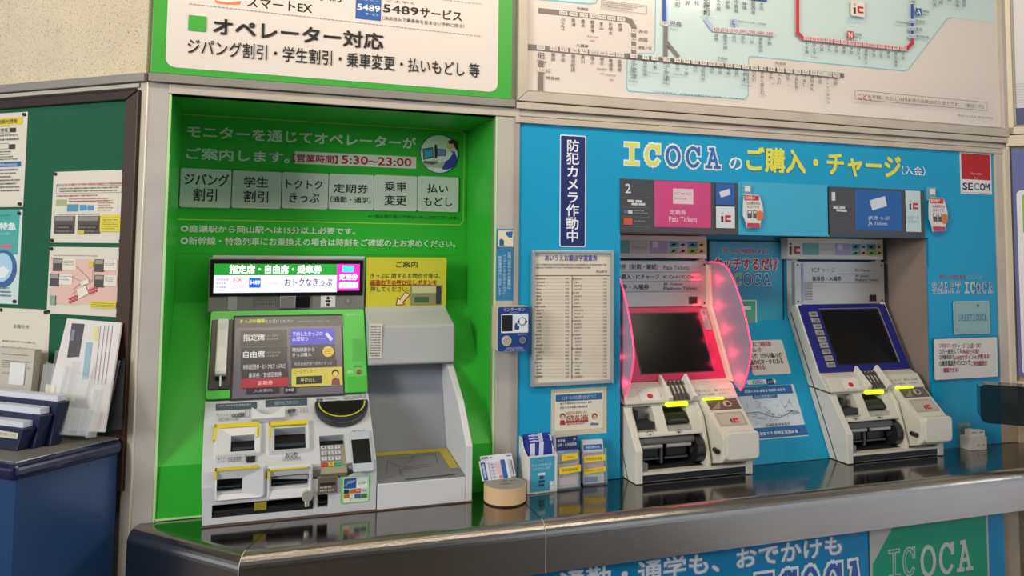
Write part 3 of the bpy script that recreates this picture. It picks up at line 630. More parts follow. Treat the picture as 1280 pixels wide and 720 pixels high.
pr.text('おつり', 356.5, 567, 371.5, 573, '#3e4247', .02); pr.text('CHANGE', 352, 573.5, 376, 575.5, '#6a6e74')
pr.build(body, 'printing')
# raised modules around the pockets
MW = mat('#d2d4d8', .4, noise=.03, nscale=8); YEL = mat('#d9c62e', .45)
def module(fr, a, b_, ha, hb, h, m=MW, r=.008):
    (p0, q0), (p1, q1) = fr.uv(*a), fr.uv(*b_); p0, p1 = min(p0, p1), max(p0, p1); q0, q1 = min(q0, q1), max(q0, q1)
    (s0, t0), (s1, t1) = fr.uv(*ha), fr.uv(*hb); s0, s1 = min(s0, s1), max(s0, s1); t0, t1 = min(t0, t1), max(t0, t1)
    O = rrect(p0, q0, p1, q1, r, 4); I = rrect(s0, t0, s1, t1, .002, 4); O2 = rrect(p0+.006, q0+.006, p1-.006, q1-.006, r*.8, 4); k = len(O); bb = MB()
    V = [fr.p(u, v, -.002) for u, v in O]+[fr.p(u, v, h) for u, v in O2]+[fr.p(u, v, .001) for u, v in I]
    Fc = [(i, (i+1) % k, k+(i+1) % k, k+i) for i in range(k)]+[(k+i, k+(i+1) % k, 2*k+(i+1) % k, 2*k+i) for i in range(k)]
    bb.add(V, Fc, m, False); return gp(bb, 'slot_module', 0)
module(ga, (269, 533), (327, 571), (289, 545), (318, 563), .012)
module(ga, (333, 529), (389, 566), (343, 536), (383, 560), .012)
module(gv, (269, 585), (331, 622), (270.5, 599.5), (303, 616), .010)
module(gv, (334, 583), (390, 621), (338, 595.5), (386, 608.5), .010)
# yellow brackets
bb = MB()
def ybr(fr, pts, w=.006):
    P = [fr.uv(*p) for p in pts]
    for (a, b2), (c, d) in zip(P[:-1], P[1:]):
        B_ = MB() if False else bb; B_.box(fr, min(a, c)-w/2, min(b2, d)-w/2, max(a, c)+w/2, max(b2, d)+w/2, 0, .0128, YEL)
ybr(ga, [(269, 552), (269, 534.5), (322, 534.5), (322, 548)]); gp(bb, 'yellow_guide', .001); bb = MB(); ybr(ga, [(337, 548), (337, 531.5), (384, 531.5)])
gp(bb, 'yellow_guide', .001); bb = MB(); ybr(gv, [(270, 597), (270, 586), (322, 583)], .005); gp(bb, 'yellow_guide', .001); bb = MB(); ybr(gv, [(336, 597), (336, 586.5), (384, 583)], .005)
gp(bb, 'yellow_guide', .001)
# coin funnel between the label strips
bb = MB(); u0, v0 = ga.uv(314, 528); u1, v1 = ga.uv(356, 512)
arc = [(u0+(u1-u0)*i/12, v0+(v1-v0)*(1-math.sin(math.pi*i/12)*.75)*1.0) for i in range(13)]
bb.ext(ga, [(u0, v0-.004), (u1, v0-.004)]+arc[::-1], 0, .022, MW); gp(bb, 'card_rest', .002)
# coin hopper (dark oval with a yellow lip)
(u0, v0), (u1, v1) = ga.uv(394.5, 537), ga.uv(459, 504); um = (u0+u1)/2
sh = [(u0, v1)] + [(um+(u1-u0)/2*math.cos(math.radians(a)), v1-.012+(v1-v0-.012)*math.sin(math.radians(a))) for a in range(180, 361, 12)] + [(u1, v1)]
DK = mat('#2a2c34', .35); bb = MB(); bb.ext(ga, sh, 0, .022, DK); hop = gp(bb, 'coin_hopper', .004)
bb = MB(); sc = [(um+(a-um)*.80, v1-.004+(b2-v1)*.62) for a, b2 in sh]; bb.ext(ga, sc, .012, .0232, BLACK); gp(bb, 'hopper_mouth', .001, hop)
pr = Print(ga.off(.0236)); pr.uvline([(um+(a-um)*.86, v1-.002+(b2-v1)*.70) for a, b2 in sh[1:-1]], .004, '#c4bb28'); pr.build(hop, 'yellow_lip')
# keypad, QR window, card reader
facepart(ga, (399.5, 556), (434.5, 589), -.03, -.004, mat('#a7a18a', .4, .5), 'keypad_plate', .001)
bb = MB()
for r in range(4):
    for c in range(3):
        x = 404.5+c*8.6+r*.3; y = 560.5+r*7.0-c*.4; u, v = ga.off(-.004).uv(x, y)
        mm = mat(('#c23440', '#c9b23a', '#2f9a6a')[c], .4) if r == 3 else mat('#b9c0c8', .35)
        bb.box(ga, u-.0085, v-.0065, u+.0085, v+.0065, -.004, .001, mm)
gp(bb, 'keypad_keys', .0008)
pr = Print(ga, .0012)
for i, s in enumerate('123456789 0 '):
    if s.strip():
        u, v = ga.off(-.004).uv(404.5+(i % 3)*8.6+(i//3)*.3, 560.5+(i//3)*7.0-(i % 3)*.4); pr.uvtext(s, u-.002, v-.0035, u+.002, v+.0035, '#22252a', .02)
pr.build(G, 'key_numbers')
facepart(ga, (436.5, 541), (468, 589.5), 0, .007, mat('#b3bcc8', .4), 'code_reader', .003, r=.008)
facepart(ga.off(.007), (439, 550), (464.5, 578), 0, .0015, BLACK, 'reader_glass', .0005)
pr = Print(ga.off(.0008)); pr.text('QRコード', 440, 537.5, 456, 541, '#4a4e54'); pr.build(G, 'reader_caption')
facepart(gv, (397, 596), (421.5, 615.5), 0, .008, mat('#b0a79c', .25, .8), 'card_slot_plate', .002)
pr = Print(gv.off(.0084)); pr.rect(400, 604, 419, 606, '#2a2825'); pr.greek(400, 607.5, 419, 614, 2, '#c8c4bc', seed=2); pr.build(G, 'card_slot')
(u0, v0), (u1, v1) = gv.uv(425.5, 630), gv.uv(463, 593.5)
bb = MB(); bb.rbox(gv, u0, v0, u1, v1, 0, .001, .006, mat('#6fcf5a', .4)); st = gp(bb, 'card_sticker', 0)
pr = Print(gv.off(.0011)); pr.rect(429, 597, 460.5, 626, '#c8dcc0', .002)
pr.rect(430, 598.5, 445, 610, '#2456a0'); pr.line([(431, 607), (436, 603), (439, 604), (444, 600)], .0014, '#bcd4ee'); pr.text('J-WEST', 434, 601, 443.5, 603, '#dfe8f4')
pr.rect(446, 597.5, 459, 609, '#e9eee8'); pr.text('e5489', 448, 602, 458, 605, '#3a8a4a', .02)
for x, y, w, c in ((430, 612, 6, '#2a2f3a'), (437, 611.5, 6, '#c06a3a'), (443.5, 611, 7, '#d0343a'), (451.5, 610.5, 7, '#dfe3ea'), (430, 618, 6, '#d05a2a'), (437, 617.7, 6, '#cfd8c8'), (443.5, 617.4, 7, '#3a5a9a'), (451.5, 617, 7, '#2f7a4a'), (430, 623, 7, '#e8e4e6')): pr.rect(x, y, x+w, y+4.6, c)
pr.text('VISA', 452, 611.3, 458, 614, '#27408a', .02); pr.text('JCB', 444.5, 612, 450, 614.5, '#f0e8e8', .02)
pr.build(st, 'sticker_print')
# bottom tray and a round transparent knob
bb = MB(); bb.pbox(gv, (266, 640), (391, 636.5), -.048, -.004, BLK2); gp(bb, 'tray', .002)
bb = MB(); bb.pbox(gv, (318, 629), (333, 637), -.03, .002, mat('#8f8420', .4)); gp(bb, 'coin_tray_tab', .001)
u, v = gv.uv(383.5, 618); bb = MB(); bb.cyl(gv.p(u, v, .004), gv.p(u, v, .022), .016, mat('#b9b8b0', .15, .4)); bb.cyl(gv.p(u, v-.03, .01), gv.p(u, v-.008, .012), .007, mat('#cfcabb', .3, .6)); gp(bb, 'coin_return_lever', .001)
# right-hand wing: hood, niche, side plate, writing shelf
bb = MB(); bb.prof(XM+.003, XR-.002, [(.36, 1.345), (.295, 1.345), (.262, 1.325), (.150, 1.285), (.145, 1.155), (.18, 1.148), (.36, 1.148)], mat('#b6b9bd', .42, noise=.03, nscale=6)); gp(bb, 'hood', .006)
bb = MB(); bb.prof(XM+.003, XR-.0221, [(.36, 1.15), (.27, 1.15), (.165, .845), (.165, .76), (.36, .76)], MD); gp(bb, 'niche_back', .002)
bb = MB(); bb.prof(XR-.022, XR, [(.36, 1.15), (.175, 1.148), (.02, 1.045), (-.094, .925), (-.094, .752), (.36, .752)], mat('#cfd1d4', .42)); gp(bb, 'side_plate', .003)
fz = Frame((0, 0, .835), X, (0, 1, 0))
bb = MB(); bb.prof(XM+.003, XR-.022, [(-.094, .752), (-.094, .830), (.03, .843), (.164, .857), (.164, .752)], mat('#cfd1d6', .42)); gp(bb, 'shelf', .003)
bb = MB(); SH = Frame((0, -.094, .8305), X, (0, .124, .013))
bb.box(SH, XM+.006, .002, XR-.024, .255, 0, .002, mat('#77797c', .45)); gp(bb, 'shelf_pad', .0005)
pr = Print(SH.off(.0021)); u0, u1 = XM+.006, XR-.026
pr.uvpoly([(u0, .253), (u1, .253), (u1, .07), (u1-.030, .07), (u1-.030, .222), (u0, .222)], '#b5a82e')
for a in ([(u0+.03, .06), (u0+.06, .19), (u0+.15, .19)], [(u0+.06, .165), (u0+.09, .11), (u0+.19, .12)], [(u0+.08, .04), (u0+.08, .095), (u0+.19, .10)], [(u0+.12, .15), (u0+.15, .20), (u1-.05, .20), (u1-.06, .12)]): pr.uvline(a, .0015, '#3f4043')
pr.uvline([(u0+.09, .012), (u1-.03, .016)], .006, '#2c3140'); pr.build(G, 'shelf_print')
u0 = XM; lab = FS((.262, 1.325), (.150, 1.285)); vl = FY(.15); vl = FY(.1435); bb = MB(); bb.pbox(vl, (462, 405), (477, 448), -.006, .0, mat('#d8d4cc', .5)); ls = gp(bb, 'caption_label', .0005)
pr = Print(vl.off(.0002)); [pr.greek(463.5+i*4.2, 407, 466.5+i*4.2, 446, 12, '#5a5552', seed=20+i, ragged=.1) for i in range(3)]; pr.build(ls, 'lettering')
bb = MB(); bb.box(F0, XL+.014, .749, XR+.002, .7545, -.01, .094, mat('#5b4a40', .6)); gp(bb, 'base_seal', 0)

# yellow guidance sign standing on the hood
fy = FY(.29)
t = panel_thing('guidance_sign', 'yellow guidance sign with a white arrow on top of the green machine', 'sign', fy, (458, 321.5), (557, 382.5), 0, .004, mat('#cfc83a', .4), r=.006)
pr = Print(fy.off(.0042)); DG = '#2f4a22'
pr.text('ご案内', 495, 326.5, 522, 334.5, DG, .015); pr.text('きっぷに関するお問合せ等は、', 463, 341.5, 550, 347.8, DG, .01)
pr.text('画面右下の呼び出しボタンを', 463, 349.8, 546, 356, '#a8301e', .02); pr.rect(463, 356, 540, 356.8, '#a8301e'); pr.text('押してください。', 463, 358, 511, 364.5, DG, .01)
pr.poly([(507, 364), (513, 368.5), (504, 378), (507, 380.5), (494.5, 382), (496.5, 371), (499.5, 374)], '#a8301e'); pr.poly([(507, 365.5), (511.3, 368.7), (502.3, 378), (504.5, 379.8), (496, 380.8), (497.5, 373), (499.7, 375.5)], '#dcd9b8')
pr.rect(513, 356.5, 552, 381, '#8d8a6a'); pr.rect(515, 358, 545, 366, '#c9c49a'); pr.rect(518, 371, 536, 378, '#45613a'); pr.rect(545, 358, 551, 380, '#3b3a3e'); pr.rect(519, 367, 541, 368, '#6a7a4a')
pr.build(t, 'lettering')

# ------------------------------------------------------------------ pillar: instruction strip and intercom
fp = FY(-.004)
t = panel_thing('instruction_sticker', 'narrow blue instruction sticker on the pillar above the intercom', 'sticker', fp, (621, 286), (643, 375.5), -.001, .001, mat('#2a7ba8', .4), part='film')
pr = Print(fp.off(.0012)); pr.rect(622.5, 288, 641.5, 308.5, '#e0d6b8', .002); pr.poly([(632, 290), (641, 289), (640, 297), (636, 297), (633, 294)], '#2a62a0'); pr.poly([(624, 300), (627, 298), (630, 301), (630, 307), (624, 307)], '#2a62a0')
pr.text('お問い合わせのお客様は', 634.5, 315, 638.5, 361, '#cfe2ec', 0, True); pr.text('インターホンでおたずねください', 628.8, 318, 632.5, 368, '#cfe2ec', 0, True); pr.text('駅営業時間内に対応します', 622.8, 320, 626.5, 369, '#cfe2ec', 0, True)
pr.build(t, 'lettering')
fi = FY(-.075); (u0, v0), (u1, v1) = fi.uv(622, 440), fi.uv(663, 383)
t = thing('intercom', 'small blue-faced intercom box on the grey pillar', 'intercom', ((u0+u1)/2, 0, v0))
bb = MB(); bb.rbox(fi, u0, v0, u1, v1, -.070, -.004, .007, mat('#c9bea5', .4)); bb.build('housing', t, bevel=.004)
bb = MB(); bb.rbox(fi, u0+.001, v0+.001, u1-.001, v1-.001, -.004, 0, .006, mat('#173f86', .35)); bb.build('face_plate', t, bevel=.001)
pr = Print(fi.off(.0002)); pr.text('インターホン', 629, 384.5, 656, 388.8, '#d5dcec', .02); pr.text('Interphone', 637, 389.8, 648, 391.8, '#aebbe0')
pr.rect(626.5, 392.5, 660, 415.5, '#dde2ea', .002); pr.rect(627.5, 394, 640.5, 414, '#0c0d10')
pr.ell(652.5, 401.5, 4.8, '#2b3f6a'); pr.ell(652.5, 401.5, 4.0, '#dde2ea'); pr.ell(648, 402, 1.5, '#1b2f5a'); pr.ell(657.5, 402, 1.5, '#1b2f5a'); pr.line([(657.5, 403), (655.5, 407), (652, 407)], .0008, '#1b2f5a')
pr.poly([(643, 407), (644.5, 403), (646, 404), (646.5, 406.5), (649, 407.5), (648.5, 412), (643.5, 412)], '#1b4a86')
pr.text('呼出ボタン', 647, 416.5, 658, 419, '#aebbe0'); pr.text('お問い合わせの方は呼び出し', 633, 434, 654, 436.3, '#c5cee6'); pr.text('ボタンを押してください', 630, 437, 657, 439, '#c5cee6'); pr.build(t, 'lettering')
u, v = fi.uv(633, 426); bb = MB(); bb.cyl(fi.p(u, v, -.001), fi.p(u, v, .003), .0165, mat('#cfc7b4', .4), 24); sp = bb.build('speaker', t, bevel=.0005)
pr = Print(fi.off(.0032))
for i in range(-3, 4):
    for j in range(-3, 4):
        x, y = (i+(j % 2)*.5)*.0042, j*.0038
        if math.hypot(x, y) < .0135: pr.n -= pr.step; pr.uvpoly([(u+x+.0012*math.cos(k), v+y+.0012*math.sin(k)) for k in (0, 1.05, 2.1, 3.14, 4.2, 5.25)], '#4a3f30')
pr.build(sp, 'speaker_holes')
u, v = fi.uv(652.5, 425); bb = MB(); bb.cyl(fi.p(u, v, -.001), fi.p(u, v, .006), .011, mat('#b5b0aa', .2, .9), 24); bb.cyl(fi.p(u, v, .006), fi.p(u, v, .009), .007, mat('#8d8a86', .25, .9), 20); bb.build('call_button', t, bevel=.0005)

# ------------------------------------------------------------------ blue wall sheet
b = MB(); zt4_ = zt4+.001; UR = 3.03
for u0, v0, u1, v1 in ((.853, .752, OX0, zt4_), (OX0, OZ, OX1, zt4_), (OX1, .752, UR, zt4_)): b.box(F0, u0, v0, u1, v1, -.012, .003, BLUE)
fas = b.build('wall_blue'); fas['kind'] = 'structure'
bb = MB(); ff = F0.off(.003); bb.box(ff, F0.uv(921, 232)[0], OZ-.002, F0.uv(1034, 233)[0], F0.uv(970, 229)[1], -.004, .006, mat('#3aa9cf', .32, bump=.5, bscale=9))
o = tag(bb.build('loose_film'), 'wrinkled lighter blue film between the two machine headers', 'film'); o.data.materials[0].name = 'loose_film_blue'
t = thing('headline_lettering', 'white-outlined yellow and blue headline across the top of the blue wall', 'lettering', (1.9, 0, 1.85))
pr = Print(ff, .0006)
(lu0, lv0), (lu1, lv1) = ff.uv(777, 207), ff.uv(903, 184)
pr.slab('ICOCA', 776.5, 180, 903, 209.5, [mat('#d8dc5a', .4), mat('#d8dc5a', .4), mat('#2a6bb0', .4), mat('#2a6bb0', .4), mat('#2a6bb0', .4)], .0115, mat('#dfe6ea', .4), .006, gap=.34)
pr.text('の', 910.5, 196, 927.5, 213, '#dde6ea', .02)
pr.text('ご購入・チャージ', 932, 182.5, 1126, 224, '#dedc4c', .035); pr.text('（入金）', 1126, 207, 1156, 220, '#dde6ea', .015)
pr.build(t, 'letters')
def sticker(name, label, cat, fr, a, b_, col, r=0, n1=.0015, group=None):
    return panel_thing(name, label, cat, fr, a, b_, 0, n1, col, r=r, part='sheet', group=group)
t = sticker('security_camera_sticker', 'tall navy sticker with white vertical lettering on the blue wall', 'sticker', ff, (700, 168), (732, 309), mat('#dfe3ea', .4), .006)
pr = Print(ff.off(.0016)); pr.rect(701.3, 169.5, 730.8, 307.5, '#16236a', .005); pr.text('防犯カメラ作動中', 708, 174, 723.5, 303, '#e6eaf2', .02, True); pr.build(t, 'lettering')
t = sticker('security_company_sticker', 'red and white square sticker at the top right of the blue wall', 'sticker', ff, (1199.5, 190), (1239.5, 243.5), mat('#e3dfe0', .4))
pr = Print(ff.off(.0016)); pr.rect(1201, 191.5, 1238, 225.5, '#b3121c'); pr.text('Security', 1213, 215.5, 1227, 219.5, '#e8b8b8'); pr.text('by', 1218, 221, 1222.5, 224.5, '#e8b8b8')
pr.text('SE', 1203, 228, 1216, 237.5, '#16235a', .03); pr.text('C', 1216.5, 228.3, 1224, 238, '#1fa08a', .03); pr.text('OM', 1224.5, 228.8, 1237, 238.8, '#16235a', .03); pr.rect(1202.5, 240, 1237.5, 241.8, '#b3121c'); pr.build(t, 'lettering')

# fare table in a grey frame
t = thing('fare_table_board', 'cream syllabary fare table in a grey metal frame on the blue wall', 'board', ff.p(.97, ff.uv(700, 480)[1], 0))
(u0, v0), (u1, v1) = ff.uv(662, 483), ff.uv(765, 313.5)
bb = MB(); bb.box(ff, u0+.004, v0+.004, u1-.004, v1-.004, 0, .008, mat('#ddd4c4', .45)); bb.build('sheet', t)
AL2 = mat('#a9aeb2', .35, .4)
for q in ((u0, v0, u0+.011, v1), (u1-.011, v0, u1, v1), (u0+.011, v0, u1-.011, v0+.013), (u0+.011, v1-.011, u1-.011, v1)):
    bb = MB(); bb.box(ff, *q, 0, .018, AL2); bb.build('frame_bar', t, bevel=.002)
pr = Print(ff.off(.0082)); IN = '#4a4650'
pr.text('あいうえお順点字運賃表', 681, 318.5, 746.5, 326.5, '#5a55a0', .02); pr.greek(670, 328.5, 757, 336.5, 2, '#6a6672', seed=31); pr.text('岡山駅長', 745, 337.5, 759, 341, IN)
pr.rect(668, 344, 762, 344.6, IN); pr.rect(714.6, 345, 715, 474, '#8a8478')
rnd = random.Random(5)
for c in (0, 1):
    for r in range(29):
        y = 348.3+r*4.36; x = 670.5+c*47.5; k = rnd.randint(3, 5); w = 1.9*k; xe = 711+c*47
        pr.n -= pr.step*3; pr.greek(x, y-1.3, x+w, y+1.3, 1, IN, seed=r*2+c, ragged=0, fill=.8)
        if r % 4 == 0: pr.greek(x-3.5, y-1.3, x-1, y+1.3, 1, IN, seed=r, ragged=0, fill=.8)
        pr.line([(x+w+1, y), (xe-6, y+.1)], .0006, '#9a9488'); pr.text(rnd.choice(['330', '420', '590', '860', '990', '240', '510', '770', '210']), xe-4.6, y-1.2, xe, y+1.2, IN)
pr.build(t, 'table_print')
# call-centre notice
t = sticker('call_centre_notice', 'small cream notice with a blue band and two cartoon people below the fare table', 'notice', ff, (689, 487), (758, 541), mat('#cfc5ac', .5))
pr = Print(ff.off(.0016)); pr.rect(693.5, 491.5, 753.5, 535, '#e2dccb'); pr.rect(694.5, 493.5, 752.5, 499, '#27639a'); pr.text('インターホンでのお問い合わせについて', 702, 495, 745, 498, '#d5e0ea')
pr.greek(700, 502, 747, 509.5, 2, '#5a5048', seed=12); pr.text('JR西日本お客様センター', 707, 514.5, 734, 517.8, '#a84a4a'); pr.text('0570-00-2486', 707.5, 519.5, 735, 525.5, '#a83a42', .02); pr.rect(707, 526.5, 735, 527.2, '#a83a42'); pr.greek(709, 528, 733, 531, 1, '#a84a4a', seed=13)
for x, c in ((703, '#a8323a'), (743, '#e6e6ea')): pr.ell(x, 520, 3.3, '#4a2f22'); pr.ell(x, 521, 2.4, '#e0b493'); pr.poly([(x-3.5, 531), (x-2.5, 525), (x+2.5, 525), (x+3.5, 531)], c)
pr.poly([(737, 531), (748, 531), (747, 528.5), (739, 528)], '#6a7a8a'); pr.build(t, 'lettering')
# ------------------------------------------------------------------ machine headers
BKH = mat('#45464c', .4)
def header(a, b_, label):
    return panel_thing('header_panel', label, 'sign', ff, a, b_, -.01, .006, BKH, bevel=.001)
t = header((775, 223), (922, 293), 'dark header panel with a large pink square, numbered 2')
h = ff.off(.0062); pr = Print(h); LT = '#d5d3d6'
pr.text('2', 781.5, 229.5, 788.5, 241.5, LT, .015); pr.rect(817.5, 225.5, 888.5, 285, '#c8447f')
pr.rect(841, 235.5, 866.5, 255.5, '#dcc5d0', .002); pr.text('○○⇔○○', 843, 240, 864, 244, '#8a5a70'); pr.text('￥0,000', 843, 246.5, 858, 250, '#8a5a70')
pr.text('定期券', 836.5, 262, 857.5, 268.8, '#e6d5de', .01); pr.text('Pass Tickets', 836, 270.5, 871, 277.8, '#e6d5de', .005)
for y in (247, 259.3, 271, 283): pr.line([(778, y-.2), (812, y+.5)], .001, '#7d7e84')
for x, y in ((784, 249.5), (794, 250), (789, 253.5), (798, 253.7)): pr.rect(x, y, x+8, y+3.2, '#c9c9cc')
pr.rect(779, 262.5, 784, 267, '#3a6aa8'); pr.rect(784.5, 262.8, 790, 267.2, '#c9c9cc'); pr.greek(791, 262, 810, 268, 2, '#a5a5aa', seed=2); pr.rect(779, 272, 790, 281, '#c8523e'); pr.greek(791.5, 275, 807, 278, 1, '#a5a5aa', seed=3)
pr.rect(894, 229.5, 917.5, 256.5, '#2b5aa5'); pr.poly([(898.5, 240), (911, 236), (912.5, 243.5), (900.5, 247)], '#cfd6e2'); pr.rect(894.3, 258, 918, 285.5, '#cfdce2'); iclogo(pr, 900, 265, 913, 278)
pr.build(t, 'lettering')
t = header((1032.5, 233), (1155, 296.5), 'dark header panel with a large blue square, numbered 1')
pr = Print(h); pr.text('1', 1039.3, 240, 1044, 251, LT, 0); pr.rect(1068, 237, 1127.5, 289, '#1f5fa8'); pr.poly([(1087, 250.5), (1106, 245), (1108.5, 257.5), (1090, 263)], '#d2dae6')
pr.text('JRきっぷ', 1085, 269.5, 1111.5, 276, '#d2dae6', .01); pr.text('JR Tickets', 1085, 277, 1109, 283, '#d2dae6', .005)
for y in (256.5, 267.3): pr.line([(1036, y-.2), (1063, y+.5)], .001, '#7d7e84')
for x, y in ((1041, 258), (1049, 258.2), (1045, 261.5), (1051, 262)): pr.rect(x, y, x+7, y+3, '#c9c9cc')
pr.rect(1131, 238, 1151, 290, '#c3d8e0'); iclogo(pr, 1135.5, 250, 1147, 262); pr.text('ICカード', 1134.5, 270, 1148, 274, '#4a9ab8'); pr.text('IC Card', 1134.5, 275, 1145, 278.5, '#4a9ab8'); pr.build(t, 'lettering')
for x, y, lab in ((937, 265, 'round hang tag beside the header panel with the pink square'), (1167.5, 269, 'round hang tag beside the header panel with the blue square')):
    u, v = ff.uv(x, y); t = thing('hang_tag', lab, 'tag', ff.p(u, v-.08, 0), 'hang tags beside the headers')
    q = ff.off(.02); k = 1.0 if x < 1000 else .98
    bb = MB(); s = .0027*(1.0 if x < 1000 else 1.12)
    O = [(u+s*(-16), v+s*6), (u+s*(-15), v+s*20), (u-s*12, v+s*24), (u+s*10, v+s*24), (u+s*13, v+s*18), (u+s*17, v+s*6), (u+s*17, v-s*6), (u+s*13, v-s*14), (u+s*12, v-s*22), (u-s*10, v-s*23), (u-s*12, v-s*14), (u-s*16, v-s*6)]
    bb.ext(q, O, -.002, 0, mat('#ddd8d4', .4)); bb.build('card', t)
    pr = Print(q.off(.0002)); T_ = lambda a, b2, c, d, col, r=0: pr.uvpoly(rrect(u+a*s, v+b2*s, u+c*s, v+d*s, r) if r else [(u+a*s, v+b2*s), (u+c*s, v+b2*s), (u+c*s, v+d*s), (u+a*s, v+d*s)], col)
    T_(-14, 16, 10, 23, '#c2323a'); pr.uvtext('領収書が', u-s*13, v+s*17, u+s*4, v+s*22, '#f0e0e0', .02)
    pr.uvtext('お必要な方は', u-s*10, v+s*10, u+s*12, v+s*14, '#6a3a3a', .01); pr.uvtext('ICカードを', u-s*9, v+s*5, u+s*10, v+s*9, '#4a4a52', .01)
    T_(-9, -9, -2, 2, '#55555c', .001); T_(0, -9, 6, 2, '#55555c', .001); T_(-8, -2, -3, 1, '#cfd6da'); T_(1, -2, 5, 1, '#cfd6da')
    pr.uvpoly([(u+s*(11+6*math.cos(i*.5)), v+s*(-5+7*math.sin(i*.5))) for i in range(13)], '#d5763e'); T_(-10, -22, 11, -16, '#c2325a'); pr.build(t, 'lettering')
    bb = MB(); bb.box(ff, u-s*14, v+s*20, u-s*1, v+s*38, .003, .016, mat('#8fc3cf', .2, alpha=.55)); bb.box(ff, u-s*12, v+s*28, u-s*3, v+s*36, .016, .018, mat('#dcdcd8', .4)); bb.build('clip', t, bevel=.001)

